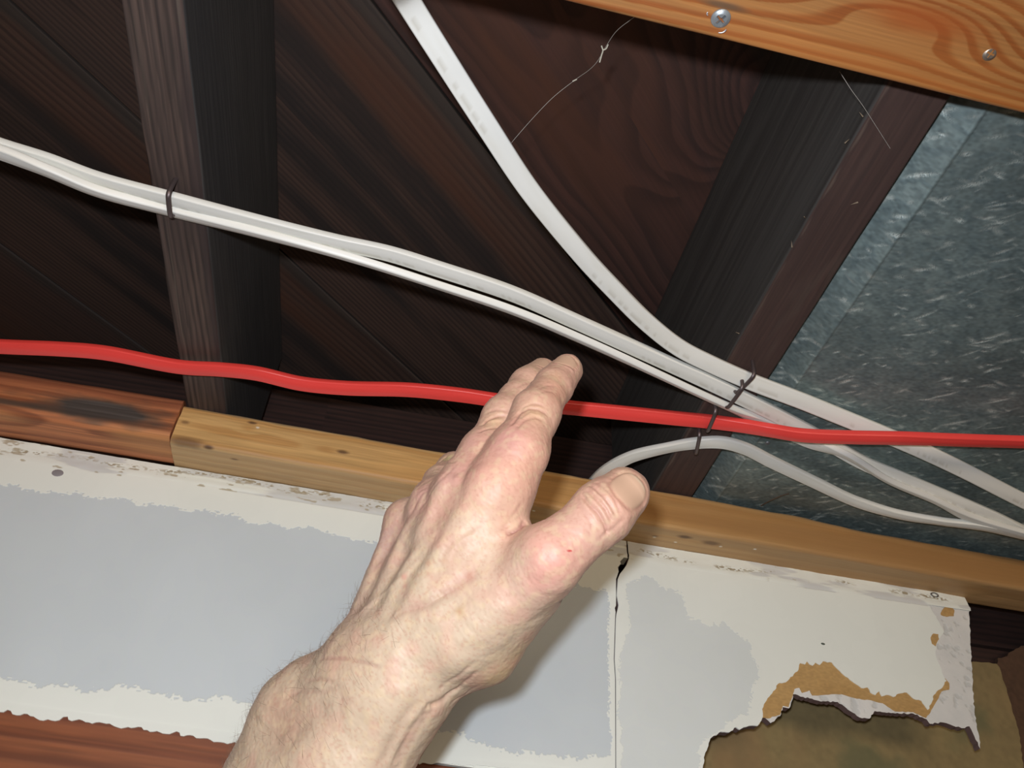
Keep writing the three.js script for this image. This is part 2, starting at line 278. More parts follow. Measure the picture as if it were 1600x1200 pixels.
// ---------------------------------------------------------------- screws in the furring board
{
  const ev = new Evaluator(); ev.attributes = ['position', 'normal'];
  const steel = new THREE.MeshStandardMaterial({ color: new THREE.Color().setRGB(0.36, 0.4, 0.42), metalness: 0.6, roughness: 0.4 });
  const bare = new THREE.MeshStandardMaterial({ color: new THREE.Color().setRGB(0.8, 0.8, 0.82), metalness: 1, roughness: 0.55 });
  const dull = new THREE.MeshStandardMaterial({ color: new THREE.Color().setRGB(0.42, 0.36, 0.3), metalness: 0.9, roughness: 0.5 });
  const screw = (px, py, r, tilt, turn, m, label, sink) => {
    const q = onY(px, py, BOARD_Y), o = thing('screw', label, 'screw', [q.x, q.y, q.z]);
    const prof = [[0.0001, -0.0016], [r * 0.6, -0.0015], [r * 0.93, -0.0009], [r, -0.0003], [r * 0.97, 0.0003], [r * 0.5, 0.0028], [r * 0.4, 0.004], [r * 0.36, 0.03], [0.0001, 0.034]].map(([x, y]) => new THREE.Vector2(x, y));
    let head = new Brush(new THREE.LatheGeometry(prof, 40)); head.updateMatrixWorld();
    for (const a of [0, Math.PI / 2]) { const g = new THREE.BoxGeometry(r * 1.15, 0.0026, r * 0.24); g.rotateY(a + turn); const b = new Brush(g); b.position.y = -0.0009; b.updateMatrixWorld(); head = ev.evaluate(head, b, SUBTRACTION); head.updateMatrixWorld(); }
    head.geometry.computeVertexNormals(); const g = head.geometry; g.rotateX(tilt); g.translate(0, sink, 0); mesh('head', g, m, o);
    return o;
  };
  const s = screw(1126, 28, 0.0046, 0.1, 0.55, steel, 'shiny bright cross-head screw in the orange pine board', -0.0002);
  for (const [x, z, l, a, t] of [[0.0024, -0.0042, 0.0042, 0.5, 1], [-0.0052, 0.0012, 0.002, 1.2, 0.8]]) { const g = new THREE.TorusGeometry(l * 0.7, 0.00045 * t, 5, 10, 1.5); g.rotateX(Math.PI / 2); g.rotateY(a * 3); g.scale(1, 0.8, 0.7); g.translate(x - l * 0.3, -0.0012, z); mesh('shaving', g, bare, s); }
  screw(1547, 84, 0.0036, -0.2, 0.2, dull, 'dull worn screw head sunk in the dark grain of the pine board', 0.0009);
}
// ---------------------------------------------------------------- galvanised duct
{
  const xl = 0.2602, xc = 0.2765, y0 = H + 0.0035;
  const r = rng(77), t = tex(1024, 1280, (u, v) => {
    const a = fbm(u * 70, v * 90, 3), b = fbm(u * 14 + 5, v * 14, 3), s = n2(u * 190 + n2(u * 60, v * 60) * 3, v * 330), s2 = n2(u * 420, v * 700 + 5);
    let c = mix3([114, 131, 132], [142, 157, 154], a); c = mul3(c, 0.8 + 0.4 * b);
    c = mix3(c, [104, 122, 126], step(0.55, 0.85, s) * 0.4); c = mul3(c, 0.9 + 0.2 * s2);
    return c;
  }, 0.5, 0.75);
  { // scuffs, oxide flecks and drips scratched into the zinc
    const d = t.image.data, w = 1024, h = 1280;
    for (let k = 0; k < 3000; k++) {
      const cx = r() * w, cy = r() * h, L = 4 + r() * r() * 26, wd = 1 + r() * 2.4, ang = -0.25 + (r() - 0.5) * 1.1, tone = 175 + r() * 80, al = 0.3 + 0.7 * r(), bend = (r() - 0.5) * 0.05;
      for (let i = -L; i <= L; i += 0.7) for (let j = -wd; j <= wd; j += 0.8) {
        if (r() < 0.25) continue;
        const x = Math.round(cx + i * Math.cos(ang) - j * Math.sin(ang) + bend * i * i * 0.3), y = Math.round(cy + i * Math.sin(ang) + j * Math.cos(ang));
        if (x < 0 || y < 0 || x >= w || y >= h) continue;
        const o = (y * w + x) * 4, a = al * (1 - Math.abs(i) / (L + 1)) * (1 - Math.abs(j) / (wd + 1));
        d[o] = mix(d[o], tone * 0.96, a); d[o + 1] = mix(d[o + 1], tone, a); d[o + 2] = mix(d[o + 2], tone * 0.97, a);
      }
    }
  }
  const zinc = new THREE.MeshStandardMaterial({ map: t, metalness: 0.5, roughness: 0.55, bumpMap: t, bumpScale: 0.0006 });
  const o = tag(thing('duct', '', 'duct'), 'galvanised sheet-metal duct with a mottled scuffed grey-blue surface, filling the bay beside the dark joist', 'duct');
  const panel = (p, z0, z1, u0) => { // a sheet swept along the joists: profile of [x, y] points, one side plus its thickness
    const P = [], UV = [], I = [], n = p.length, N = 40; let s = u0;
    for (let i = 0; i < n; i++) { if (i) s += Math.hypot(p[i][0] - p[i - 1][0], p[i][1] - p[i - 1][1]); for (let k = 0; k <= N; k++) { const z = mix(z0, z1, k / N), v = W(p[i][0], p[i][1] + (n2(z * 7 + 3, p[i][0] * 11) - 0.5) * 0.0026 * step(xl, xc + 0.03, p[i][0]), z); P.push(v.x, v.y, v.z); UV.push(s, z + 0.06); if (i && k) { const q = i * (N + 1) + k; I.push(q, q - N - 1, q - N - 2, q, q - N - 2, q - 1); } } }
    const g = new THREE.BufferGeometry(); g.setAttribute('position', new THREE.Float32BufferAttribute(P, 3)); g.setAttribute('uv', new THREE.Float32BufferAttribute(UV, 2)); g.setIndex(I); g.computeVertexNormals(); return g;
  };
  const prof = [[xl, H + 0.15], [xl, H + 0.1], [xl, H + 0.05], [xl, H + 0.03], [xl, H + 0.0175], [xl + 0.0004, H + 0.0168], [xl + 0.0012, H + 0.0162], [mix(xl, xc, 0.5), H + 0.0102], [xc - 0.002, y0 + 0.0012], [xc - 0.0012, y0 + 0.0006], [xc - 0.0003, y0 - 0.0007], [xc + 0.0011, y0 - 0.0007], [xc + 0.002, y0 - 0.0001], [xc + 0.003, y0]];
  prof.push([xc + 0.006, y0]);
  for (let k = 1; k <= 12; k++) prof.push([xc + 0.003 + k * 0.0275, y0]);
  prof.push([xc + 0.3335, y0 + 0.003], [xc + 0.3335, H + 0.15], [xl, H + 0.15]);
  mesh('sheet', panel(prof, -0.5, 0.69, 0.0), zinc, o);
  const rv = new THREE.SphereGeometry(0.0022, 12, 8); rv.scale(1, 0.5, 1); const q = onY(1192, 691, y0); rv.translate(q.x + 0.004, y0 + EYE, q.z); mesh('rivet', rv, new THREE.MeshStandardMaterial({ color: new THREE.Color().setRGB(0.3, 0.3, 0.32), metalness: 0.8, roughness: 0.5 }), o);
}
// ---------------------------------------------------------------- wall plane and what is fixed to it
const WALL_TURN = Math.atan(0.02), wallN = new THREE.Vector3(Math.sin(WALL_TURN), 0, -Math.cos(WALL_TURN)), WALL_O = W(0, 0, 0.602);
const wallM = new THREE.Matrix4().makeRotationY(-WALL_TURN * -1).setPosition(WALL_O);
{ // turn so that the wall runs away to the right
  const c = Math.cos(WALL_TURN), s = Math.sin(WALL_TURN); wallM.set(c, 0, s, WALL_O.x, 0, 1, 0, WALL_O.y, -s, 0, c, WALL_O.z, 0, 0, 0, 1); wallN.set(s, 0, c);
}
const wallInv = wallM.clone().invert();
const onWall = (px, py, off = 0) => { const r = at(px, py), o = camera.position, c = WALL_O.clone().addScaledVector(wallN, off), t = c.sub(o).dot(wallN) / r.dot(wallN); const p = r.multiplyScalar(t).add(o).applyMatrix4(wallInv); return [p.x, p.y]; };
const wallThing = (name, label, cat) => { const o = tag(thing(name, '', cat), label, cat); o.applyMatrix4(wallM); return o; };
const wallPoly = (list, off = 0) => list.map(([x, y]) => onWall(x, y, off));
function jag(poly, amp, stepLen, seed, closed = true) {             // a torn line: the polygon subdivided and roughened
  const out = [], r = rng(seed), n = poly.length;
  for (let i = 0; i < (closed ? n : n - 1); i++) {
    const a = poly[i], b = poly[(i + 1) % n], L = Math.hypot(b[0] - a[0], b[1] - a[1]), k = Math.max(1, Math.round(L / stepLen)), nx = -(b[1] - a[1]) / (L || 1), ny = (b[0] - a[0]) / (L || 1);
    for (let j = 0; j < k; j++) { const t = j / k, d = j ? (r() - 0.5) * 2 * amp : 0; out.push([mix(a[0], b[0], t) + nx * d, mix(a[1], b[1], t) + ny * d]); }
  }
  if (!closed) out.push(poly[n - 1]);
  return out;
}
function sheetOf(poly, front, thick, bevel = 0) {                   // a sheet in the wall plane, its face at z = front
  const s = new THREE.Shape(poly.map(([x, y]) => new THREE.Vector2(x, y)));
  const g = new THREE.ExtrudeGeometry(s, { depth: thick - bevel, bevelEnabled: bevel > 0, bevelSize: bevel * 0.6, bevelOffset: -bevel * 0.6, bevelThickness: bevel, bevelSegments: 2, steps: 1 });
  g.translate(0, 0, front - thick);
  return g;
}
const inPoly = (x, y, p) => { let c = false; for (let i = 0, j = p.length - 1; i < p.length; j = i++) if ((p[i][1] > y) !== (p[j][1] > y) && x < (p[j][0] - p[i][0]) * (y - p[i][1]) / (p[j][1] - p[i][1]) + p[i][0]) c = !c; return c; };
const CREASE = [[0, 716], [320, 757], [616, 806], [985, 872], [1062, 887], [1451, 944]], crease = wallPoly(CREASE);
const creaseAt = (x) => { for (let i = 1; i < crease.length; i++) if (x <= crease[i][0] || i === crease.length - 1) return mix(crease[i - 1][1], crease[i][1], (x - crease[i - 1][0]) / (crease[i][0] - crease[i - 1][0])); };
const TOPY = EYE - WALL_O.y + H - 0.0388;
const greyL = wallPoly([[-300, 690], [0, 757], [200, 785], [320, 801], [512, 833], [620, 850], [800, 885], [952, 925], [950, 1120], [958, 1185], [900, 1188], [800, 1176], [724, 1152], [560, 1120], [402, 1098], [287, 1090], [213, 1075], [115, 1072], [0, 1064], [-300, 1020]]);
const greyR = wallPoly([[985, 915], [1005, 905], [1040, 922], [1062, 925], [1075, 965], [1130, 975], [1168, 1000], [1185, 1060], [1172, 1110], [1120, 1140], [1100, 1160], [1080, 1230], [968, 1230], [972, 1040], [980, 985]]);
function plaster(wpx, hpx, x0, y0, w, h, grey, seed, soft) {
  return tex(wpx, hpx, (x, y) => {
    const jx = x + (fbm(x * 60 + seed, y * 60, 3) - 0.5) * soft + (n2(x * 900, y * 900 + 4) - 0.5) * 0.003, jy = y + (fbm(x * 60 + 9, y * 60 + seed, 3) - 0.5) * soft * 1.6 + (n2(x * 500, y * 900) - 0.5) * 0.005;
    let c = [234, 240, 233];
    if (inPoly(jx, jy, grey)) c = mix3(c, [203, 213, 217], (seed === 11 ? 0.45 : 0.92) + 0.08 * fbm(x * 60, y * 60 + seed, 3));
    const p = fbm(x * 14 + seed, y * 14, 4); c = mul3(c, 0.98 + 0.04 * p);
    const d = y - creaseAt(x);                    // old paper and dirt left showing where the filler along the top has come away
    if (d > -0.002) {
      c = mix3(c, [206, 210, 210], step(0.5, 0.62, fbm(x * 24 + seed, y * 120, 3)) * 0.8);
      const k = fbm(x * 110 + seed * 2, y * 300, 3); c = mix3(c, [168, 156, 130], step(0.66, 0.74, k) * 0.7 * step(0.47, 0.55, fbm(x * 9 + seed, 2.5, 2)));
      c = mix3(c, [150, 138, 112], step(0.54, 0.66, n2(x * 520, y * 1100 + seed)) * Math.exp(-(((d - 0.0085 + (n2(x * 30, 1) - 0.5) * 0.006) / 0.0018) ** 2)) * step(0.35, 0.6, fbm(x * 45 + seed, 7.5, 3)) * 0.9);
    }
    return c;
  }, w, h, x0, y0);
}
const band = (x0, x1, n, front) => { // strip of taped joint along the top, leaning back a little
  const P = [], UV = [], I = []; const rows = 6;
  for (let i = 0; i <= n; i++) { const x = mix(x0, x1, i / n), c = creaseAt(x);
    for (let j = 0; j <= rows; j++) { const t = j / rows, y = mix(c - 0.0005, TOPY, t), z = front + 0.0006 * Math.sin(Math.min(1, t * 3) * Math.PI) - t * 0.002 + (fbm(x * 70, y * 160, 3) - 0.5) * 0.0014 * step(0, 0.2, t); P.push(x, y, z); UV.push(x, y); if (i && j) { const q = i * (rows + 1) + j; I.push(q - rows - 2, q - 1, q, q - rows - 2, q, q - rows - 1); } } }
  const g = new THREE.BufferGeometry(); g.setAttribute('position', new THREE.Float32BufferAttribute(P, 3)); g.setAttribute('uv', new THREE.Float32BufferAttribute(UV, 2)); g.setIndex(I); g.computeVertexNormals();
  const n0 = g.getAttribute('normal'); if (n0.getZ(10) < 0) { for (let i = 0; i < I.length; i += 3) { const a = I[i]; I[i] = I[i + 1]; I[i + 1] = a; } g.setIndex(I); g.computeVertexNormals(); }
  return g;
};
const FACE = 0, plasterMat = (map) => new THREE.MeshStandardMaterial({ map, roughness: 0.85, bumpMap: map, bumpScale: 0.0012 });
const leftEdge = [[981.4, 868], [975, 871], [969, 877], [970, 881], [965.6, 886], [966.6, 893], [962.6, 905], [962.4, 914], [962.6, 930], [962.4, 946], [960.6, 950], [961.8, 956], [961, 966], [960, 1000], [959, 1030], [961, 1060], [961.3, 1130], [961.5, 1205], [961.5, 1260]];
{
  const map = plaster(2048, 512, -0.75, 0.1, 1.0, 0.32, greyL, 4, 0.006);
  const o = wallThing('drywall_panel', 'large white plastered drywall strip beside the arm, grey in the middle with whiter filled edges', 'drywall');
  const e = wallPoly(leftEdge), botL = 0.1805;
  const body = e.filter((p) => p[1] < creaseAt(p[0])).filter((p) => p[1] > botL);
  const poly = [[-0.74, creaseAt(-0.74)], [-0.5, creaseAt(-0.5)], ...crease.slice(0, 3).map((p) => [p[0], p[1]]), [e[0][0], creaseAt(e[0][0])], ...body, [body[body.length - 1][0], botL + 0.0003], [-0.74, 0.1872]];
  const mat = plasterMat(map);
  mesh('board', sheetOf(poly, FACE, 0.0127), mat, o);
  mesh('joint_tape', band(-0.74, e[0][0] - 0.0006, 260, FACE), mat, o);
  // filler smeared over the bottom edge and on to the timber under it
  const low = [[-330, 1072], [0, 1113], [17, 1111], [26, 1118], [43, 1116], [57, 1123], [86, 1127], [106, 1120], [112, 1127], [129, 1126], [144, 1131], [161, 1130], [184, 1137], [216, 1136], [230, 1141], [259, 1147], [276, 1143], [282, 1150], [302, 1150], [313, 1154], [345, 1160], [371, 1162], [450, 1172], [560, 1184], [640, 1192], [700, 1194], [760, 1197], [820, 1203], [961, 1216]];
  const up = [[961, 1208], [820, 1194], [700, 1184], [640, 1179], [450, 1155], [345, 1143], [230, 1128], [115, 1112], [0, 1096], [-330, 1052]];
  mesh('joint_compound', sheetOf([...jag(wallPoly(low), 0.0009, 0.0022, 5, false), ...wallPoly(up)], FACE + 0.0007, 0.0014), plasterMat(map), o);
  const dent = new THREE.SphereGeometry(0.0045, 14, 8, 0, Math.PI * 2, 0, Math.PI / 2); dent.rotateX(Math.PI / 2); dent.scale(1, 0.75, 0.12); const q = onWall(90, 739); dent.translate(q[0], q[1], FACE - 0.0001);
  mesh('nail_head', dent, new THREE.MeshStandardMaterial({ color: new THREE.Color().setRGB(0.3, 0.29, 0.31), roughness: 0.6, metalness: 0.3 }), o);
}
{
  const x0 = 0.17, y0 = 0.12, map = plaster(1280, 896, x0, y0, 0.4, 0.28, greyR, 11, 0.01);
  const o = wallThing('drywall_panel', 'broken white drywall piece with torn tan paper and a jagged hole along its lower edge', 'drywall');
  const rightEdge = [[983, 869], [981.5, 876], [979, 883], [974, 890], [969, 896], [965.4, 905], [964.8, 914], [963.8, 930], [966.5, 945], [965.5, 951], [963.6, 958], ...leftEdge.slice(12).map(([x, y]) => [x + 1.5, y])];
  const hole = [[1097, 1260], [1098, 1200], [1102, 1176], [1110, 1154], [1126, 1143], [1140, 1144], [1150, 1136], [1156, 1140], [1170, 1134], [1184, 1134], [1192, 1120], [1200, 1124], [1205, 1129], [1220, 1118], [1224, 1104], [1234, 1106], [1238, 1095], [1240, 1084], [1256, 1088], [1280, 1094], [1310, 1096], [1326, 1108], [1344, 1120], [1360, 1122], [1368, 1110], [1380, 1112], [1400, 1114], [1428, 1114], [1449, 1123]];
  const rim = [[1454, 1130], [1475, 1128], [1490, 1133], [1504, 1137], [1516, 1134], [1524, 1150], [1533, 1169], [1533, 1159], [1524, 1112], [1521, 1070], [1520, 1040], [1518, 1010], [1517, 981], [1516, 952], [1508, 937]];
  const clipTop = (p) => p.map(([x, y]) => [x, Math.min(y, creaseAt(x))]);
  const core = [...wallPoly(rightEdge), ...jag(wallPoly(hole), 0.0006, 0.002, 8, false), ...jag(wallPoly(rim), 0.0007, 0.0025, 9, false)];
  const topR = onWall(1508, 925);
  const gyp = tex(512, 384, (x, y) => { const a = fbm(x * 55, y * 55, 4), b = fbm(x * 160 + 4, y * 160, 3); let c = mix3([208, 211, 210], [232, 232, 228], a); c = mix3(c, [176, 182, 182], step(0.6, 0.75, b) * 0.35); return c; }, 0.4, 0.28, x0, y0);
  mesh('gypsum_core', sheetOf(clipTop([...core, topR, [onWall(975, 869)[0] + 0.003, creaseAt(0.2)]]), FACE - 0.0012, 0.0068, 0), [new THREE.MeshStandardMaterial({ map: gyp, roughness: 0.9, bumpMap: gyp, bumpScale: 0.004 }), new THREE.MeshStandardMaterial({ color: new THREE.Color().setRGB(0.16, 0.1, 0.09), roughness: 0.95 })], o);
  const torn = [[1192, 1114], [1191, 1108], [1198, 1094], [1208, 1080], [1218, 1067], [1228, 1066], [1246, 1049], [1250, 1036], [1258, 1038], [1261, 1033], [1265, 1038], [1270, 1040], [1274, 1035], [1281, 1039], [1286, 1033], [1300, 1035], [1312, 1048], [1328, 1062], [1346, 1075], [1356, 1074], [1360, 1082], [1368, 1086], [1374, 1080], [1378, 1088], [1389, 1086], [1396, 1089], [1401, 1085], [1417, 1082], [1428, 1092], [1440, 1095], [1450, 1109], [1457, 1095], [1459, 1086], [1469, 1077], [1479, 1064], [1472, 1051], [1462, 1022], [1463, 1007], [1475, 987], [1466, 970], [1452, 946], [1446, 938]];
  const holeL = hole.slice(0, 11);
  const face = clipTop([...wallPoly(rightEdge), ...jag(wallPoly(holeL), 0.0005, 0.002, 8, false), ...jag(wallPoly(torn), 0.0006, 0.0022, 10, false)]);
  face.push([face[face.length - 1][0], creaseAt(face[face.length - 1][0])], [onWall(975, 869)[0] + 0.004, creaseAt(0.2)]);
  const mat = plasterMat(map);
  mesh('face_paper', sheetOf(face, FACE, 0.0006), mat, o);
  const kraft = [[1180, 1090], [1187, 1132], [1192, 1121], [1200, 1122], [1220, 1116], [1224, 1102], [1233, 1104], [1237, 1093], [1240, 1083], [1242, 1076], [1250, 1074], [1254, 1082], [1266, 1078], [1270, 1086], [1300, 1084], [1316, 1084], [1340, 1091], [1360, 1093], [1380, 1098], [1392, 1106], [1400, 1111], [1428, 1112], [1448, 1121], [1458, 1106], [1472, 1080], [1484, 1077], [1484, 1067], [1478, 1060], [1460, 1050], [1440, 1070], [1330, 1040], [1250, 1015]];
  const kt = tex(384, 256, (x, y) => mul3(mix3([192, 158, 104], [178, 142, 88], fbm(x * 40, y * 90, 4)), 0.94 + 0.12 * n2(x * 500, y * 1500)), 0.4, 0.28, x0, y0), km = new THREE.MeshStandardMaterial({ map: kt, roughness: 0.85, bumpMap: kt, bumpScale: 0.001 });
  mesh('kraft_paper', sheetOf(jag(wallPoly(kraft), 0.0004, 0.0025, 12), FACE - 0.0006, 0.0006), km, o);
  for (const p of [[[1482, 943], [1472, 955], [1471, 960], [1480, 963], [1491, 962], [1492, 953]], [[1458, 990], [1466, 991], [1467, 999], [1462, 1010], [1456, 1006], [1454, 996]]]) mesh('kraft_paper', sheetOf(jag(wallPoly(p), 0.0004, 0.002, 13), FACE + (p[0][0] < 1470 ? 0.0002 : -0.0006), 0.0006), km, o);
  mesh('joint_tape', band(onWall(982.5, 868)[0], onWall(1507, 925)[0], 200, FACE), mat, o);
  const nh = new THREE.TorusGeometry(0.0034, 0.0008, 6, 16); nh.scale(1, 0.6, 0.6); const q = onWall(1461, 929); nh.translate(q[0], q[1], FACE - 0.0005); mesh('nail_head', nh, new THREE.MeshStandardMaterial({ color: new THREE.Color().setRGB(0.2, 0.18, 0.17), roughness: 0.5, metalness: 0.7 }), o);
  const sp = new THREE.SphereGeometry(0.0016, 8, 6); sp.scale(1.2, 0.6, 0.2); const q2 = onWall(1286, 1006); sp.translate(q2[0], q2[1], FACE); mesh('speck', sp, new THREE.MeshStandardMaterial({ color: new THREE.Color().setRGB(0.08, 0.1, 0.08), roughness: 0.9 }), o);
}
// ---------------------------------------------------------------- seen through the hole: old paper-faced panel and a darker brown one
{
  const deep = -0.088, P = (l) => wallPoly(l, deep), x0 = 0.2, y0 = -0.05;
  const ol = tex(512, 384, (x, y) => {
    let c = mix3([150, 134, 92], [134, 118, 84], fbm(x * 12, y * 12, 4)); c = mul3(c, 0.94 + 0.12 * fbm(x * 200, y * 200, 2));
    c = mix3(c, [92, 100, 74], step(0.52, 0.75, fbm(x * 16 + 6, y * 16, 4)) * 0.5); c = mix3(c, [150, 118, 84], step(0.6, 0.75, fbm(x * 9 + 1, y * 9 + 4, 3)) * 0.5); return c;
  }, 0.6, 0.45, x0, y0);
  const a = wallThing('backing_panel', 'stained olive-brown paper-faced panel behind the jagged hole in the drywall', 'panel');
  mesh('panel', sheetOf(jag(P([[1040, 1010], [1300, 1030], [1500, 1036], [1526, 1034], [1545, 1035], [1557, 1037], [1562, 1043], [1578, 1095], [1594, 1153], [1606, 1260], [1000, 1290]]), 0.0008, 0.004, 21), deep, 0.006), new THREE.MeshStandardMaterial({ map: ol, roughness: 0.9, bumpMap: ol, bumpScale: 0.0015 }), a);
  const br = tex(256, 256, (x, y) => mul3(mix3([104, 78, 60], [78, 58, 44], fbm(x * 18, y * 18, 4)), 0.92 + 0.16 * n2(x * 400, y * 400)), 0.6, 0.45, x0, y0);
  const b = wallThing('backing_panel', 'dark brown torn-edged panel past the end of the drywall, beside the olive one', 'panel');
  mesh('panel', sheetOf(jag(wallPoly([[1545, 1040], [1558, 1037], [1559, 1028], [1574, 1025], [1580, 1018], [1592, 1012], [1604, 1005], [1700, 960], [1720, 1290], [1560, 1290]], deep - 0.0065), 0.0012, 0.004, 22), deep - 0.0065, 0.005), new THREE.MeshStandardMaterial({ map: br, roughness: 0.9 }), b);
}
// ---------------------------------------------------------------- cables
function catmull(pts) { return new THREE.CatmullRomCurve3(pts, false, 'centripetal'); }
// path rows: [px, py, height under the joists (m), angle of the flat face from facing the lens (deg), width factor]
function cable(name, label, rows, w, t, mat, tint, seed, print) {
  const pts = rows.map((r) => onY(r[0], r[1], H - r[2])), c = catmull(pts), N = 640, n = 24, P = [], C = [], I = [];
  const prof = [];
  for (let k = 0; k < n; k++) { const a = k / n * Math.PI * 2, cx = Math.cos(a), sy = Math.sin(a), e = 0.55; prof.push([Math.sign(cx) * Math.abs(cx) ** e * w / 2, Math.sign(sy) * Math.abs(sy) ** e * t / 2 * (1 + 0.10 * Math.cos(2.0 * Math.PI * Math.abs(cx) * 1.15))]); }
  const L = c.getLength();
  for (let s = 0; s <= N; s++) {
    const u = s / N, uu = u, k = c.getUtoTmapping(uu) * (rows.length - 1), i = Math.min(rows.length - 2, Math.floor(k)), f = k - i, sm = f * f * (3 - 2 * f);
    const ang = mix(rows[i][3], rows[i + 1][3], sm) * Math.PI / 180 + (n2(u * L * 9 + seed, seed) - 0.5) * 0.25;
    const p = c.getPointAt(uu), T = c.getTangentAt(uu), view = nrm(camera.position.clone().sub(p));
    const face = view.addScaledVector(T, -view.dot(T)).normalize(), side = new THREE.Vector3().crossVectors(T, face);
    const nn = face.clone().multiplyScalar(Math.cos(ang)).addScaledVector(side, Math.sin(ang)), ss = new THREE.Vector3().crossVectors(T, nn);
    p.addScaledVector(side, (n2(u * L * 14 + seed * 3, 2) - 0.5) * 0.0007);
    for (let j = 0; j < n; j++) {
      const q = p.clone().addScaledVector(ss, prof[j][0]).addScaledVector(nn, prof[j][1]); P.push(q.x, q.y, q.z);
      const d = step(0.45, 0.85, fbm(u * L * 25 + seed, j * 0.5, 3)), x = prof[j][0] / w;
      const ink = print && prof[j][1] > 0 && Math.abs(x - 0.16) < 0.14 && n2(u * L * 420 + seed, 3) > 0.5 && n2(u * L * 22, seed) > 0.42 ? 1 : 0;   // rubbed, illegible printing on the flat side
      const g = 1 - 0.06 * d - 0.16 * ink;
      C.push(tint[0] * g, tint[1] * g * (1 - 0.01 * d - 0.02 * ink), tint[2] * g * (1 - 0.04 * d - 0.06 * ink));
      if (s) { const a = (s - 1) * n + j, b = (s - 1) * n + (j + 1) % n; I.push(a, b, a + n, b, b + n, a + n); }
    }
  }
  for (const s of [0, N]) { const b = P.length / 3, q = c.getPointAt(s / N); P.push(q.x, q.y, q.z); C.push(...tint); for (let j = 0; j < n; j++) { const a = s * n + j, d = s * n + (j + 1) % n; s ? I.push(b, d, a) : I.push(b, a, d); } }
  const g = new THREE.BufferGeometry(); g.setAttribute('position', new THREE.Float32BufferAttribute(P, 3)); g.setAttribute('color', new THREE.Float32BufferAttribute(C, 3)); g.setIndex(I); g.computeVertexNormals();
  const m = mesh('electrical_cable', g, mat); return tag(m, label, 'cable');
}
{
  const white = new THREE.MeshStandardMaterial({ vertexColors: true, roughness: 0.42 }), red = new THREE.MeshStandardMaterial({ vertexColors: true, roughness: 0.36 });
  const wt = [0.82, 0.82, 0.76], wt2 = [0.8, 0.8, 0.75];
  cable('electrical_cable', 'thick flat white cable sweeping down from the top edge and bending at the dark joist', [[470, -330, 0.05, 0], [560, -150, 0.051, 0], [596, -80, 0.052, 0], [610, -52, 0.05, 0], [624, -24, 0.036, 5], [637, 0, 0.012, 8], [707, 111, 0.005, 8], [764, 200, 0.005, 5], [830, 300, 0.005, 5], [911, 400, 0.005, 10], [958, 450, 0.005, 10], [1011, 503, 0.005, 12], [1062, 543, 0.005, 15], [1110, 568, 0.005, 20], [1172, 596, 0.006, 20], [1260, 629, 0.006, 20], [1320, 653, 0.007, 20], [1386, 680, 0.008, 20], [1446, 706, 0.008, 10], [1512, 738, 0.008, 5], [1600, 783, 0.008, 5], [1690, 824, 0.008, 5], [1900, 880, 0.008, 5], [2300, 945, 0.008, 5]], 0.0128, 0.0056, white, wt, 1, true);
  cable('electrical_cable', 'upper white cable of the stapled pair, its printed flat side showing a grey stripe', [[-900, -60, 0.008, 48], [-420, 84, 0.008, 48], [-90, 196, 0.008, 48], [0, 229, 0.008, 48], [75, 252, 0.008, 48], [150, 279, 0.0075, 48], [264, 310, 0.0068, 46], [400, 346, 0.008, 48], [525, 378, 0.008, 46], [610, 397, 0.007, 46], [680, 419, 0.007, 44], [800, 459, 0.007, 42], [900, 503, 0.007, 38], [1031, 562, 0.007, 32], [1147, 615, 0.0085, 22], [1272, 679, 0.006, 26], [1346, 722, 0.007, 24], [1407, 747, 0.008, 10], [1477, 776, 0.009, 5], [1547, 806, 0.010, 20], [1610, 834, 0.010, 40], [1700, 858, 0.010, 60], [1950, 900, 0.010, 60], [2350, 960, 0.010, 60]], 0.0122, 0.0056, white, wt, 2, true);
  cable('electrical_cable', 'lower white cable of the stapled pair, seen on its thin edge', [[-900, -40, 0.016, 70], [-420, 100, 0.016, 70], [-90, 210, 0.016, 70], [0, 238, 0.016, 60], [75, 267, 0.015, 70], [150, 298, 0.0115, 72], [264, 329, 0.007, 74], [400, 363, 0.010, 80], [525, 396, 0.010, 84], [650, 434, 0.010, 86], [800, 484, 0.010, 82], [900, 526, 0.010, 80], [1031, 586, 0.010, 80], [1136, 634, 0.0085, 74], [1200, 661, 0.0055, 50], [1260, 688, 0.0048, 36], [1320, 710, 0.010, 70], [1390, 751, 0.011, 80], [1460, 781, 0.012, 78], [1522, 811, 0.014, 60], [1600, 834, 0.018, 60], [1700, 862, 0.018, 60], [1950, 905, 0.018, 60], [2350, 966, 0.018, 60]], 0.0115, 0.0056, white, wt2, 3);
  cable('electrical_cable', 'bright red cable running level behind the fingertips', [[-900, 430, 0.010, 40], [-450, 494, 0.010, 40], [-110, 533, 0.010, 40], [0, 541, 0.009, 38], [90, 545, 0.009, 38], [160, 551, 0.009, 36], [280, 573, 0.0085, 36], [345, 577, 0.0085, 36], [400, 583, 0.009, 36], [470, 599, 0.009, 34], [540, 606, 0.009, 34], [640, 609, 0.009, 34], [720, 617, 0.009, 30], [790, 627, 0.009, 34], [893, 637, 0.009, 34], [1055, 653, 0.009, 30], [1112, 659, 0.0092, 30], [1162, 666, 0.0135, 34], [1204, 673, 0.0195, 38], [1250, 680, 0.0225, 40], [1337, 683, 0.023, 46], [1400, 684, 0.023, 50], [1469, 686, 0.021, 56], [1600, 691, 0.016, 60], [1700, 696, 0.014, 60], [2000, 730, 0.014, 60], [2350, 780, 0.014, 60]], 0.0112, 0.0066, red, [0.86, 0.068, 0.058], 4);
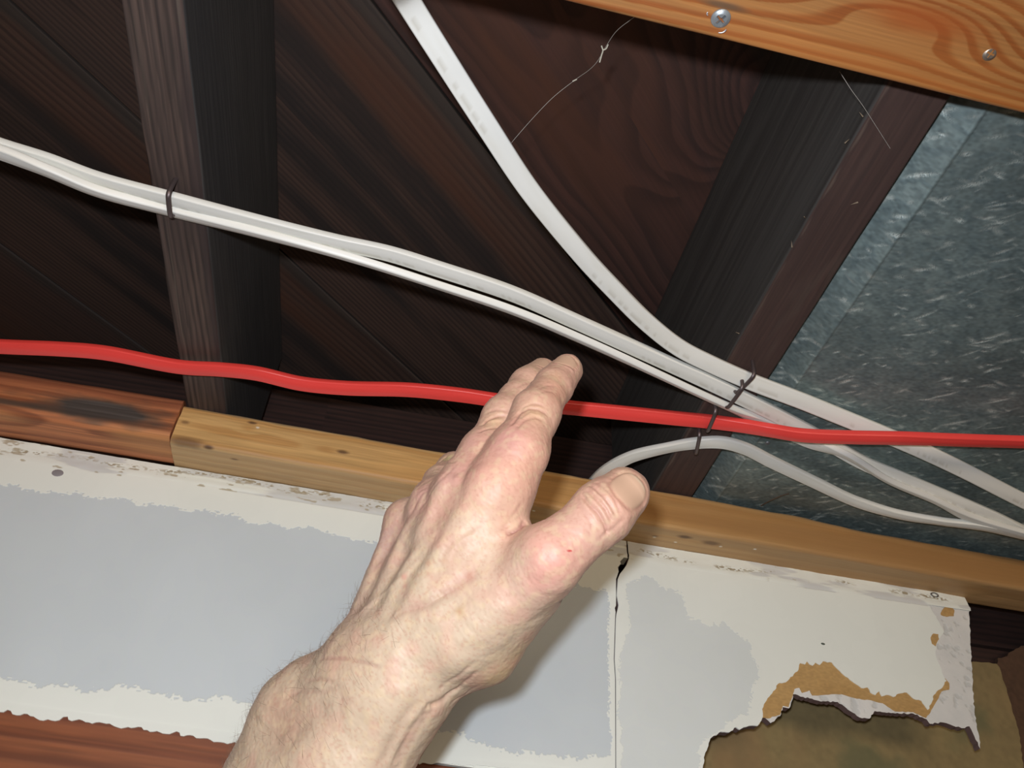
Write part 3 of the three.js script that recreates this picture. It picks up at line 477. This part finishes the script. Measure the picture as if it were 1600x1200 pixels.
  cable('electrical_cable', 'short white cable rising from behind the thumb and curving along under the duct', [[890, 800, -0.03, 20], [925, 757, -0.004, 20], [950, 733, 0.003, 35], [987, 713, 0.005, 50], [1044, 699, 0.0065, 58], [1088, 692, 0.0075, 48], [1127, 691, 0.008, 40], [1162, 700, 0.008, 40], [1206, 722, 0.008, 36], [1272, 753, 0.008, 40], [1337, 783, 0.009, 50], [1403, 803, 0.011, 64], [1469, 814, 0.0125, 72], [1534, 822, 0.015, 66], [1600, 836, 0.0165, 60], [1690, 857, 0.020, 60], [1950, 899, 0.024, 60], [2350, 960, 0.026, 60]], 0.0115, 0.0054, white, wt, 5);
  // staples
  const iron = new THREE.MeshStandardMaterial({ color: new THREE.Color().setRGB(0.15, 0.12, 0.12), metalness: 0.75, roughness: 0.45 });
  const staple = (a, b, drop, label, back = H + 0.01) => {
    const p0 = onY(a[0], a[1], H - drop), p1 = onY(b[0], b[1], H - drop), d = nrm(p1.clone().sub(p0)), up = (p, k, y) => { const q = p.clone().addScaledVector(d, k); q.y = EYE + y; return q; };
    const pts = [up(p0, -0.001, back), up(p0, -0.001, H - drop * 0.6), up(p0, 0.0002, H - drop), up(p0, 0.002, H - drop - 0.0008), p0.clone().lerp(p1, 0.5).add(new THREE.Vector3(0, -0.0012, 0)), up(p1, -0.002, H - drop - 0.0008), up(p1, -0.0002, H - drop), up(p1, 0.001, H - drop * 0.6), up(p1, 0.001, back)];
    const g = new THREE.TubeGeometry(catmull(pts), 48, 0.0012, 8), v = g.attributes.position; const mid = p0.clone().lerp(p1, 0.5), sd = new THREE.Vector3().crossVectors(d, UPV);
    for (let i = 0; i < v.count; i++) { const k = (v.getX(i) - mid.x) * sd.x + (v.getZ(i) - mid.z) * sd.z; v.setX(i, v.getX(i) + sd.x * k * 0.35); v.setZ(i, v.getZ(i) + sd.z * k * 0.35); }
    g.computeVertexNormals(); tag(mesh('cable_staple', g, iron), label, 'staple');
  };
  staple([263, 303], [267, 339], 0.0135, 'dark wire staple holding the two white cables to the rough grey-brown joist');
  staple([1178, 586], [1150, 614], 0.0125, 'upper wire staple over the thick white cable on the dark joist');
  staple([1160, 605], [1136, 637], 0.0145, 'wire staple over the white cable pair on the dark joist');
  staple([1118, 643], [1105, 674], 0.0145, 'wire staple over the red cable on the dark joist');
  staple([1093, 680], [1087, 709], 0.013, 'lowest wire staple, over the short curved white cable');
}
// ---------------------------------------------------------------- cobwebs and dust threads
{
  const silk = new THREE.MeshStandardMaterial({ color: new THREE.Color().setRGB(0.5, 0.46, 0.4), roughness: 0.8 });
  const thread = (rows, r) => new THREE.TubeGeometry(catmull(rows.map(([x, y, h]) => onY(x, y, h))), 60, r, 5);
  const c1 = tag(thing('cobweb', '', 'cobweb'), 'dusty cobweb thread with a knot of dirt, hanging from the orange pine board', 'cobweb');
  mesh('thread', thread([[992, 26, H - 0.02], [962, 50, H], [946, 74, H + 0.01], [934, 95, H + 0.014], [922, 108, H + 0.02], [897, 126, H + 0.03], [860, 156, H + 0.03], [800, 222, H + 0.02], [797, 228, H + 0.012]], 0.00012), silk, c1);
  const dirt = new THREE.MeshStandardMaterial({ color: new THREE.Color().setRGB(0.62, 0.58, 0.46), roughness: 0.9 });
  for (const g of [thread([[940, 72, H + 0.01], [942, 79, H + 0.011], [940, 86, H + 0.012], [937, 97, H + 0.013]], 0.00045), thread([[950, 70, H + 0.009], [947, 76, H + 0.01], [943, 78, H + 0.011]], 0.0004), thread([[895, 127, H + 0.03], [901, 124, H + 0.029]], 0.0004)]) mesh('dirt', g, dirt, c1);
  const tw = thread([[1189, 790, H - 0.001], [1204, 782, H - 0.004], [1222, 774, H - 0.003], [1233, 771, H - 0.002]], 0.0005);
  tag(mesh('twig', tw, new THREE.MeshStandardMaterial({ color: new THREE.Color().setRGB(0.09, 0.06, 0.04), roughness: 0.9 })), 'thin dark sliver of wood caught between the duct and the pine plate', 'sliver');
  const c2 = tag(thing('cobweb', '', 'cobweb'), 'fine cobweb thread crossing the dark joist below the pine board', 'cobweb');
  mesh('thread', thread([[1312, 112, H + 0.004], [1330, 140, H - 0.004], [1346, 162, H - 0.004], [1368, 196, H - 0.004], [1391, 232, H - 0.001]], 0.00011), silk, c2);
}
// ---------------------------------------------------------------- the hand: one continuous skin over a smooth field, in millimetres before the lens
{
  const J = (px, py, d) => [(px - 800) / F * d, (py - 600) / F * d, d];
  const sub = (a, b) => [a[0] - b[0], a[1] - b[1], a[2] - b[2]], add = (a, b, k = 1) => [a[0] + b[0] * k, a[1] + b[1] * k, a[2] + b[2] * k], dot = (a, b) => a[0] * b[0] + a[1] * b[1] + a[2] * b[2];
  const unit = (a) => { const l = Math.hypot(...a); return [a[0] / l, a[1] / l, a[2] / l]; }, cross = (a, b) => [a[1] * b[2] - a[2] * b[1], a[2] * b[0] - a[0] * b[2], a[0] * b[1] - a[1] * b[0]];
  const DORSAL = unit([-0.60, -0.40, -0.69]), RAD = unit([0.757, -0.242, -0.606]);
  // tapered capsules: a, b, radius at a, radius at b, optional flattening axis and factor
  const cone = (a, b, ra, rb, n, f) => { const d = sub(b, a); return { a, d, l2: dot(d, d) || 1e-9, ra, dr: rb - ra, n, f: n ? 1 / f - 1 : 0, s: n ? Math.min(1, f) : 1 }; };
  const dist = (c, x, y, z) => {
    let px = x - c.a[0], py = y - c.a[1], pz = z - c.a[2];
    if (c.n) { const q = (px * c.n[0] + py * c.n[1] + pz * c.n[2]) - clamp((px * c.d[0] + py * c.d[1] + pz * c.d[2]) / c.l2) * (c.d[0] * c.n[0] + c.d[1] * c.n[1] + c.d[2] * c.n[2]); px += c.n[0] * q * c.f; py += c.n[1] * q * c.f; pz += c.n[2] * q * c.f; }
    const t = clamp((px * c.d[0] + py * c.d[1] + pz * c.d[2]) / c.l2), ex = px - c.d[0] * t, ey = py - c.d[1] * t, ez = pz - c.d[2] * t;
    return (Math.sqrt(ex * ex + ey * ey + ez * ez) - c.ra - c.dr * t) * c.s;
  };
  const smin = (a, b, k) => { const h = Math.max(k - Math.abs(a - b), 0) / k; return Math.min(a, b) - h * h * k * 0.25; };
  const field = (list, k, x, y, z) => { let d = 1e9; for (const c of list) d = smin(d, dist(c, x, y, z), k); return d; };
  // joints
  const Wr = J(585, 1062, 372);
  const iM = J(776, 764, 374), iP = J(838, 644, 395), iD = J(864, 603, 412), iT = J(885, 577, 424);
  const mM = J(722, 772, 384), mP = J(789, 653, 410), mD = J(825, 602, 430), mT = J(847, 583, 443);
  const rM = J(682, 790, 396), rP = J(711, 738, 433), rD = J(725, 746, 460), rT = J(716, 770, 477);
  const lM = J(640, 818, 408), lP = J(672, 792, 440), lD = J(680, 780, 460), lT = J(682, 796, 474);
  const tC = J(716, 998, 360), tM = J(862, 868, 350), tI = J(941, 801, 357), tT = J(974, 773, 365);
  const cI = add(add(Wr, RAD, 15), [9, -20, 2]), cM = add(add(Wr, RAD, 4), [9, -20, 2]), cR = add(add(Wr, RAD, -7), [8, -18, 2]), cL = add(add(Wr, RAD, -17), [7, -15, 2]);
  const palmar = (p, k) => add(p, DORSAL, -k);
  const arm = [
    cone(J(636, 1070, 366), J(536, 1215, 364), 19, 21.5), cone(J(536, 1215, 364), J(420, 1420, 352), 21.5, 28), cone(J(420, 1420, 352), J(250, 1720, 338), 28, 34),
    cone(J(500, 1082, 388), J(438, 1215, 386), 18.5, 22.5), cone(J(438, 1215, 386), J(335, 1420, 372), 22.5, 28), cone(J(335, 1420, 372), J(180, 1700, 358), 28, 33),
    cone(J(568, 1076, 374), J(488, 1215, 374), 21.5, 25),
    cone(J(446, 1106, 385), J(440, 1122, 386), 12.6, 12.6),
    cone(J(640, 1076, 372), J(566, 1190, 372), 17.5, 17),
  ];
  const palm = [
    cone(cI, iM, 14, 12), cone(cM, mM, 14, 11.6), cone(cR, rM, 13, 11.2), cone(cL, lM, 13.5, 10.6),
    cone(J(738, 834, 372), J(806, 714, 381), 11.6, 11.4), cone(J(690, 838, 381), J(754, 716, 394), 10.6, 10),
    cone(palmar(cM, 9), palmar(mM, 8), 14, 11), cone(palmar(cL, 10), palmar(lM, 9), 15, 10), cone(palmar(cI, 6), palmar(iM, 7), 13, 11.5),
    cone(Wr, add(Wr, [4, -10, 1]), 20, 20, DORSAL, 0.95), cone(add(Wr, RAD, 12), add(add(Wr, RAD, 12), [5, -12, 1]), 15, 15), cone(add(Wr, RAD, -13), add(add(Wr, RAD, -12), [4, -10, 1]), 14, 14),
  ];
  const thenar = [cone(tC, J(846, 886, 354), 16, 13), cone(J(752, 1002, 371), J(832, 922, 366), 17.5, 13.5), cone(J(722, 1030, 376), J(752, 1010, 374), 14, 15), cone(J(700, 945, 366), J(800, 868, 366), 14, 9), cone(J(760, 905, 364), J(808, 838, 370), 11, 6.5)];
  const fingers = [
    [cone(iM, J(813, 702, 381), 12.4, 12.2), cone(J(813, 702, 381), iP, 12.2, 11.4), cone(iP, J(852, 622, 404), 11.2, 9.4), cone(J(852, 622, 404), iD, 9.4, 9), cone(iD, iT, 9, 7.4), cone(add(iD, DORSAL, -1.5), add(iT, DORSAL, -1.5), 8.2, 6.8)],
    [cone(mM, J(760, 706, 396), 11.6, 10.4), cone(J(760, 706, 396), mP, 10.4, 11), cone(mP, J(808, 626, 420), 11, 9.2), cone(J(808, 626, 420), mD, 9.2, 9), cone(mD, mT, 9, 7.6), cone(add(mD, DORSAL, -1.5), add(mT, DORSAL, -1.5), 8.2, 7)],
    [cone(rM, J(692, 758, 414), 11.2, 9.8), cone(J(692, 758, 414), rP, 9.8, 10), cone(rP, rD, 9.8, 8.6), cone(rD, rT, 8.6, 7.2)],
    [cone(lM, lP, 10.6, 8.6), cone(lP, lD, 8.6, 7.8), cone(lD, lT, 7.8, 6.6)],
  ];
  const thumb = [cone(J(846, 884, 353), tM, 13.6, 13.6), cone(tM, J(905, 834, 353), 13.4, 11.3), cone(J(905, 834, 353), tI, 11.3, 12.7), cone(tI, tT, 12.7, 11), cone(add(tI, [3, -2.4, 6]), add(tT, [1, -1, 5]), 10, 9.5)];
  const ridge = [ // tendons and the knuckle heads standing up under the skin
    cone(add(cI, DORSAL, 12.3), add(iM, DORSAL, 10), 2.2, 2.8), cone(add(cM, DORSAL, 12.6), add(mM, DORSAL, 10.6), 2, 2.8), cone(add(cR, DORSAL, 11.8), add(rM, DORSAL, 10.2), 2, 2.6), cone(add(cL, DORSAL, 12), add(lM, DORSAL, 9.2), 1.8, 2.4),
    cone(add(lM, DORSAL, 3), add(lM, DORSAL, 3.5), 7, 7),
  ];
  const sdf = (x, y, z) => {
    let f = 1e9; for (const c of fingers) f = smin(f, field(c, 4, x, y, z), 1.4);
    let b = smin(field(arm, 14, x, y, z), field(palm, 9, x, y, z), 14);
    b = smin(b, field(thenar, 10, x, y, z), 10);
    b = smin(b, field(ridge, 3, x, y, z), 5);
    b = smin(b, f, 9);
    return smin(b, field(thumb, 6, x, y, z), 8);
  };
  const grad = (p) => { const e = 0.15; return unit([sdf(p[0] + e, p[1], p[2]) - sdf(p[0] - e, p[1], p[2]), sdf(p[0], p[1] + e, p[2]) - sdf(p[0], p[1] - e, p[2]), sdf(p[0], p[1], p[2] + e) - sdf(p[0], p[1], p[2] - e)]); };
  const skinAt = (px, py) => { const d = unit([(px - 800) / F, (py - 600) / F, 1]); let t = 300; for (let i = 0; i < 90; i++) { const s = sdf(d[0] * t, d[1] * t, d[2] * t); if (s < 0.02) break; t += s * 0.8; if (t > 560) return null; } return [d[0] * t, d[1] * t, d[2] * t]; };
  // ---- surface nets over the blocks that the skin passes through
  const CELL = 0.7, lo = [-236, -26, 306], hi = [72, 356, 492], N = lo.map((l, i) => Math.ceil((hi[i] - l) / CELL / 8) * 8), M = N.map((n) => n + 1);
  const id = (i, j, k) => (k * M[1] + j) * M[0] + i, at9 = (a, b, c) => (c * 9 + b) * 9 + a, blocks = [], vid = new Map(), pos = [], idx = [];
  for (let k = 0; k < N[2]; k += 8) for (let j = 0; j < N[1]; j += 8) for (let i = 0; i < N[0]; i += 8) {
    const m = sdf(lo[0] + (i + 4) * CELL, lo[1] + (j + 4) * CELL, lo[2] + (k + 4) * CELL); if (Math.abs(m) > CELL * 4 * 1.74 + 1.2) continue;
    const V = new Float32Array(729); for (let c = 0; c < 9; c++) for (let b = 0; b < 9; b++) for (let a = 0; a < 9; a++) V[at9(a, b, c)] = sdf(lo[0] + (i + a) * CELL, lo[1] + (j + b) * CELL, lo[2] + (k + c) * CELL);
    blocks.push([i, j, k, V]);
  }
  for (const [bi, bj, bk, V] of blocks) for (let k = 0; k < 8; k++) for (let j = 0; j < 8; j++) for (let i = 0; i < 8; i++) {
    let m = 0; const v = []; for (let c = 0; c < 8; c++) { const x = V[at9(i + (c & 1), j + (c >> 1 & 1), k + (c >> 2))]; v.push(x); if (x < 0) m |= 1 << c; }
    if (m === 0 || m === 255) continue;
    let n = 0, sx = 0, sy = 0, sz = 0;
    for (let c = 0; c < 8; c++) for (const e of [1, 2, 4]) if (!(c & e) && ((m >> c & 1) !== (m >> (c | e) & 1))) { const t = v[c] / (v[c] - v[c | e]); sx += (c & 1) + (e === 1 ? t : 0); sy += (c >> 1 & 1) + (e === 2 ? t : 0); sz += (c >> 2) + (e === 4 ? t : 0); n++; }
    vid.set(id(bi + i, bj + j, bk + k), pos.length / 3); pos.push(lo[0] + (bi + i + sx / n) * CELL, lo[1] + (bj + j + sy / n) * CELL, lo[2] + (bk + k + sz / n) * CELL);
  }
  for (const [bi, bj, bk, V] of blocks) for (let k = 0; k < 8; k++) for (let j = 0; j < 8; j++) for (let i = 0; i < 8; i++) {
    const s0 = V[at9(i, j, k)] < 0;
    for (let e = 0; e < 3; e++) {
      const s1 = V[at9(i + (e === 0), j + (e === 1), k + (e === 2))] < 0; if (s0 === s1) continue;
      const u = (e + 1) % 3, w = (e + 2) % 3, o = (a, b) => { const q = [bi + i, bj + j, bk + k]; q[u] -= a; q[w] -= b; return vid.get(id(...q)); };
      const q = [o(1, 1), o(0, 1), o(0, 0), o(1, 0)]; if (q.some((x) => x === undefined)) continue;
      s0 ? idx.push(q[0], q[1], q[2], q[0], q[2], q[3]) : idx.push(q[0], q[2], q[1], q[0], q[3], q[2]);
    }
  }
  // ---- skin relief: creases, folds, veins, nails
  const line = (pts, depth, width, tone = 0) => { const p = pts.map(([x, y]) => skinAt(x, y)).filter(Boolean), lo = [1e9, 1e9, 1e9], hi = [-1e9, -1e9, -1e9]; for (const q of p) for (let k = 0; k < 3; k++) { lo[k] = Math.min(lo[k], q[k] - width * 3); hi[k] = Math.max(hi[k], q[k] + width * 3); } return { p, depth, width, tone, lo, hi }; };
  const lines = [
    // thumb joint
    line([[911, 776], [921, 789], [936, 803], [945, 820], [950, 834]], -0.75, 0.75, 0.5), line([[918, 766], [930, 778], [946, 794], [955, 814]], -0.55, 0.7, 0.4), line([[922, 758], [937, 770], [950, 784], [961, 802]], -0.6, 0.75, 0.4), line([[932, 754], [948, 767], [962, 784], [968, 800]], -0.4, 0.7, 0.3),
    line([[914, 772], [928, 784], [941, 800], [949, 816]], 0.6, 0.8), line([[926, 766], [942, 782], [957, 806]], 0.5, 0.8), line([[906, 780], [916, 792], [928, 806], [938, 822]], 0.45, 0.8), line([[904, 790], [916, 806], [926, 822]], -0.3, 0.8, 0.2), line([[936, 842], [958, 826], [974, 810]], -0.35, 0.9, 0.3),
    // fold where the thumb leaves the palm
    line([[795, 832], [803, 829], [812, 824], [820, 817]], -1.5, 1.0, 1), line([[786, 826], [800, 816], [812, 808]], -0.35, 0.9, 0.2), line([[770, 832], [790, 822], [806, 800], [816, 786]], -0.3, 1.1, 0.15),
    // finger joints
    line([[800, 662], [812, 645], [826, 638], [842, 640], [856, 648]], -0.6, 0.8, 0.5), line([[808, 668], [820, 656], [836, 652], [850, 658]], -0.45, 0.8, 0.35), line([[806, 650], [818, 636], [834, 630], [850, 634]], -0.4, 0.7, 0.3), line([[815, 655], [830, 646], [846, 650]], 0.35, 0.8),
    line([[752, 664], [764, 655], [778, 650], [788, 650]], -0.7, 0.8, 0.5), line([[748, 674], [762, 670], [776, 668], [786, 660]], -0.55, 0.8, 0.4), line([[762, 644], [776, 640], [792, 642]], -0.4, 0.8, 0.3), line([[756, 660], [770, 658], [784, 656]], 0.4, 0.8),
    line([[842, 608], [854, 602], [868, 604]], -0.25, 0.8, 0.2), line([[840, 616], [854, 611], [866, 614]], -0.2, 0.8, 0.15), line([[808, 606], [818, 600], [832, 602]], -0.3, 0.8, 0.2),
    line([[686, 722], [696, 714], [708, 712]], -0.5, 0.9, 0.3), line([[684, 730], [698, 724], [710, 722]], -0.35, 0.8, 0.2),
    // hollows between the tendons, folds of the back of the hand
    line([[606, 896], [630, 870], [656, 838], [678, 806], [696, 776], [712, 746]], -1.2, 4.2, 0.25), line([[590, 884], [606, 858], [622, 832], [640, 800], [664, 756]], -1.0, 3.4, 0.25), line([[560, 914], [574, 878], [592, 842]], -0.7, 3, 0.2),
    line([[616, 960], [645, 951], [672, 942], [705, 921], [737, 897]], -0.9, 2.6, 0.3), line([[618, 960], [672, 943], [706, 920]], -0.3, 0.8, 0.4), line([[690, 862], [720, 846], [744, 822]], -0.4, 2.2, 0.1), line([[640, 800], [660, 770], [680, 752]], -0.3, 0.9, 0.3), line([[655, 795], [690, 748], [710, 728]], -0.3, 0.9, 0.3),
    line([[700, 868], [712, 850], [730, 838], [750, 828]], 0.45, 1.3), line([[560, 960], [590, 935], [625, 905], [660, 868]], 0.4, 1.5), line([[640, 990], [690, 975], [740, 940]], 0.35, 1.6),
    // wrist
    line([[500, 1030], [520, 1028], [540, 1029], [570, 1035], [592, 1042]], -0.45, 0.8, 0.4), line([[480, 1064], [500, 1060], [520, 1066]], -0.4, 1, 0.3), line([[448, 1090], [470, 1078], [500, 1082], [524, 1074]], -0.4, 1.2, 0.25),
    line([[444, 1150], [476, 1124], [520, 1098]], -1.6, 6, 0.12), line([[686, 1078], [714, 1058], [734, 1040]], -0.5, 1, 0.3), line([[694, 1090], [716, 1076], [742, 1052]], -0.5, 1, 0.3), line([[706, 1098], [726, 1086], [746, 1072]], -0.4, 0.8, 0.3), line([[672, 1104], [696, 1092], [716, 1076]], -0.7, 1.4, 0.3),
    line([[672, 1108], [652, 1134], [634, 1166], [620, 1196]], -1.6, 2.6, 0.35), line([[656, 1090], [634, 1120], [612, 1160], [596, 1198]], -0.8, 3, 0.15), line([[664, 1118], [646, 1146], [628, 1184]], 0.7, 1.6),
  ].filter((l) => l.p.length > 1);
  const cross2 = (a, b) => cross(a, b);
  const nail = (px, py, from, to, n0, hw, hl) => { const c = skinAt(px, py), u = unit(sub(to, from)); let n = add(n0, u, -dot(n0, u)); n = unit(n); return { c, u, n, v: cross2(n, u), hw, hl }; };
  const nails = [nail(984, 764, tI, tT, [-0.12, -0.25, -1], 8.2, 9.2), nail(879, 561, iD, iT, [-0.5, -0.8, -0.25], 4.8, 5.2), nail(842, 565, mD, mT, [-0.4, -0.85, -0.3], 5, 5.4)];
  const segDist = (p, a, b) => { const d = sub(b, a), q = sub(p, a), t = clamp(dot(q, d) / (dot(d, d) || 1e-9)); return Math.hypot(q[0] - d[0] * t, q[1] - d[1] * t, q[2] - d[2] * t); };
  const spots = [ // skin blotches, plus shading of the little-finger side put in as colour: px, py, radius mm, sRGB shift, strength
    [862, 872, 12, [200, 134, 124], 0.5], [845, 905, 8, [200, 136, 126], 0.4], [905, 850, 7, [194, 135, 125], 0.3], [800, 920, 14, [200, 151, 138], 0.3],
    [835, 645, 5.5, [189, 163, 119], 0.55], [772, 660, 5, [187, 162, 119], 0.5], [702, 716, 4.5, [196, 183, 134], 0.9], [868, 590, 5, [187, 160, 121], 0.35],
    [805, 680, 7, [182, 126, 125], 0.4], [740, 690, 7, [180, 129, 126], 0.4], [745, 735, 7, [187, 131, 123], 0.4], [700, 745, 6, [173, 124, 126], 0.45], [660, 770, 6, [182, 135, 128], 0.4], [600, 830, 9, [168, 129, 126], 0.4], [565, 900, 9, [166, 131, 126], 0.35],
    [826, 710, 24, [202, 152, 128], 0.55], [872, 615, 10, [204, 150, 124], 0.5], [770, 690, 12, [196, 144, 126], 0.5], [905, 825, 12, [186, 146, 130], 0.7], [790, 690, 9, [176, 126, 124], 0.4], [610, 850, 14, [172, 136, 128], 0.5], [560, 950, 13, [172, 140, 128], 0.45], [655, 790, 9, [178, 134, 126], 0.4], [730, 730, 8, [186, 134, 124], 0.4],
    [670, 879, 2, [172, 136, 106], 0.48], [694, 876, 1.4, [169, 125, 96], 0.40], [632, 901, 1.5, [180, 119, 105], 0.48], [633, 915, 1.5, [180, 119, 105], 0.48], [733, 900, 2, [178, 123, 101], 0.44], [719, 956, 1.8, [169, 139, 94], 0.64], [671, 897, 2, [178, 132, 109], 0.32], [690, 1035, 2, [178, 143, 116], 0.24],
    [450, 1130, 12, [155, 118, 99], 0.45], [430, 1100, 6, [164, 124, 106], 0.4], [540, 1020, 10, [182, 140, 117], 0.3], [810, 1030, 12, [191, 160, 117], 0.5], [770, 1060, 8, [182, 151, 106], 0.5], [880, 940, 6, [194, 158, 128], 0.3], [975, 785, 5, [194, 135, 115], 0.3], [960, 770, 4, [196, 140, 119], 0.3],
  ].map(([x, y, r, c, k]) => ({ p: skinAt(x, y), r, c, k })).filter((s) => s.p);
  const cut = skinAt(890, 861), AXIS = unit(sub(mM, Wr)), x0 = (q) => q[0];
  const P = new Float32Array(pos.length), C = new Float32Array(pos.length), NV = pos.length / 3;
  for (let v = 0; v < NV; v++) {
    let p = [pos[v * 3], pos[v * 3 + 1], pos[v * 3 + 2]], n = grad(p); const d0 = sdf(...p); p = add(p, n, -d0);
    let h = 0, tone = 0;
    for (const l of lines) {
      if (p[0] < l.lo[0] || p[1] < l.lo[1] || p[2] < l.lo[2] || p[0] > l.hi[0] || p[1] > l.hi[1] || p[2] > l.hi[2]) continue;
      let m = 1e9; for (let i = 1; i < l.p.length; i++) m = Math.min(m, segDist(p, l.p[i - 1], l.p[i]));
      const ends = Math.min(1, Math.min(Math.hypot(...sub(p, l.p[0])), Math.hypot(...sub(p, l.p[l.p.length - 1]))) / (l.width * 1.5) + 0.25);
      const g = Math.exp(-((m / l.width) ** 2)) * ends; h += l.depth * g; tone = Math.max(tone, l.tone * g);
    }
    const reach = dot(sub(p, Wr), AXIS), pink = step(45, 105, reach + (n3(x0(p) * 0.12, p[1] * 0.12, p[2] * 0.12) - 0.5) * 40);
    let c = mix3([186, 166, 142], [196, 152, 132], pink * 0.75), nailK = 0;
    for (const s of spots) { const q = Math.hypot(...sub(p, s.p)) / s.r; if (q < 2.2) c = mix3(c, s.c, s.k * Math.exp(-q * q) * (0.75 + 0.5 * n3(p[0] * 0.7, p[1] * 0.7, p[2] * 0.7))); }
    for (const l of nails) {
      const q = sub(p, l.c), a = dot(q, l.u) / l.hl, b = dot(q, l.v) / l.hw; if (dot(q, l.n) < -7 || Math.abs(a) > 1.5 || Math.abs(b) > 1.5 || dot(n, l.n) < -0.1) continue;
      const r = (Math.abs(a) ** 2.6 + Math.abs(b) ** 2.8) ** (1 / 2.7), m = 1 - step(0.9, 1.0, r), rim = Math.exp(-(((r - 1.0) / 0.09) ** 2));
      h += 0.1 * m - 0.3 * rim + 0.25 * Math.exp(-(((r - 1.22) / 0.14) ** 2)) * (a < 0.3 ? 1 : 0.3);
      c = mix3(c, [192, 160, 134], m * 0.8); c = mix3(c, [204, 188, 160], m * step(0.66, 0.82, a) * 0.6); c = mix3(c, [160, 114, 96], rim * 0.3); nailK = Math.max(nailK, m);
    }
    const fine = 1 - nailK;
    const x = p[0], y = p[1], z = p[2];
    h += fine * ((n3(x * 0.22, y * 0.22, z * 0.22) - 0.5) * 0.5 + (n3(x * 0.8 + 5, y * 0.8, z * 0.8) - 0.5) * 0.13 + (n3(x * 1.1 - y * 0.8, (y + x) * 0.35 + z * 0.4, z * 0.9) - 0.5) * 0.17);
    const m1 = n3(x * 0.13 + 9, y * 0.13, z * 0.13), m2 = n3(x * 0.45, y * 0.45 + 4, z * 0.45), m3 = n3(x * 1.3, y * 1.3, z * 1.3 + 8);
    c = mix3(c, [196, 150, 132], step(0.45, 0.85, m1) * 0.4 * fine); c = mix3(c, [198, 176, 142], step(0.5, 0.8, m2) * 0.4 * fine); c = mix3(c, [168, 118, 100], step(0.55, 0.9, m3) * 0.3 * fine);
    c = mix3(c, [142, 98, 90], tone * 0.7);  // shade of the creases and hollows, put into the skin colour
    if (cut) { const q = sub(p, cut), e = Math.hypot(q[0] * 0.8, q[1] * 1.5, q[2]); c = mix3(c, [168, 28, 38], 1 - step(0.55, 1.0, e)); }
    p = add(p, n, h);
    // lens millimetres to the world
    const w = toWorldDir(p[0] / 1000, p[1] / 1000, p[2] / 1000).add(camera.position); P.set([w.x, w.y, w.z], v * 3); C.set([lin(c[0]), lin(c[1]), lin(c[2])], v * 3);
  }
  const base = toWorldDir(...J(560, 1100, 372).map((q) => q / 1000)).add(camera.position);
  for (let v = 0; v < NV; v++) { P[v * 3] -= base.x; P[v * 3 + 1] -= base.y; P[v * 3 + 2] -= base.z; }
  const g = new THREE.BufferGeometry(); g.setAttribute('position', new THREE.BufferAttribute(P, 3)); g.setAttribute('color', new THREE.BufferAttribute(C, 3)); g.setIndex(idx); g.computeVertexNormals();
  console.log('skin', NV, idx.length / 3);
  const who = tag(thing('person', '', 'person', base.toArray()), 'bare left hand and hairy forearm reaching up, fingers together in front of the red cable', 'person');
  mesh('body', g, new THREE.MeshPhysicalMaterial({ vertexColors: true, roughness: 0.5, specularIntensity: 0.7, sheen: 0.15, sheenRoughness: 0.6, sheenColor: new THREE.Color(0xffd8c8) }), who);
  // ---- hair of the forearm and the back of the wrist
  const r = rng(99), hairs = [], want = (px, py) => (inPoly(px, py, [[535, 925], [620, 930], [640, 1000], [560, 1100], [520, 1200], [500, 1300], [320, 1300], [340, 1190], [395, 1080], [500, 980]]) ? 1 : 0);
  for (let tries = 0; tries < 60000 && hairs.length < 620; tries++) {
    const v = Math.floor(r() * NV), p = [pos[v * 3], pos[v * 3 + 1], pos[v * 3 + 2]], px = 800 + p[0] / p[2] * F, py = 600 + p[1] / p[2] * F; if (!want(px, py)) continue;
    const n = grad(p); if (n[2] > 0.55) continue;
    if (n[2] < -0.45 && r() > 0.35) continue;
    const t0 = unit([0.25 - 0.5 * r() - 0.3, -0.75 + 0.8 * r(), (r() - 0.5) * 0.5]), t = unit(add(t0, n, -dot(t0, n))), L = 3 + 5.5 * r(), lift = 0.35 + 0.5 * r(), pts = [];
    for (let k = 0; k <= 5; k++) { const s = k / 5 * L; pts.push(add(add(p, t, s * (0.75 + 0.05 * k)), n, lift * s * (1 - 0.07 * k) - 0.2)); }
    const R0 = (n[2] < -0.3 ? 0.03 : 0.045) + 0.025 * r(), vs = [], is = [];
    for (let k = 0; k <= 5; k++) { const q = toWorldDir(...pts[k].map((e) => e / 1000)).add(camera.position).sub(base), b = toWorldDir(...cross(t, n)), m = toWorldDir(...n); for (let e = 0; e < 3; e++) { const a = e * 2.094, rr = R0 * (1 - k / 6) / 1000; const w = q.clone().addScaledVector(b, Math.cos(a) * rr).addScaledVector(m, Math.sin(a) * rr); vs.push(w.x, w.y, w.z); if (k) { const i0 = (k - 1) * 3 + e, i1 = (k - 1) * 3 + (e + 1) % 3; is.push(i0, i1, i0 + 3, i1, i1 + 3, i0 + 3); } } }
    const hg = new THREE.BufferGeometry(); hg.setAttribute('position', new THREE.Float32BufferAttribute(vs, 3)); hg.setIndex(is); hg.computeVertexNormals(); hairs.push(hg);
  }
  mesh('hair', mergeGeometries(hairs), new THREE.MeshStandardMaterial({ color: new THREE.Color().setRGB(0.17, 0.105, 0.065), roughness: 0.5 }), who).userData.kind = 'stuff';
}
renderer.render(scene, camera);
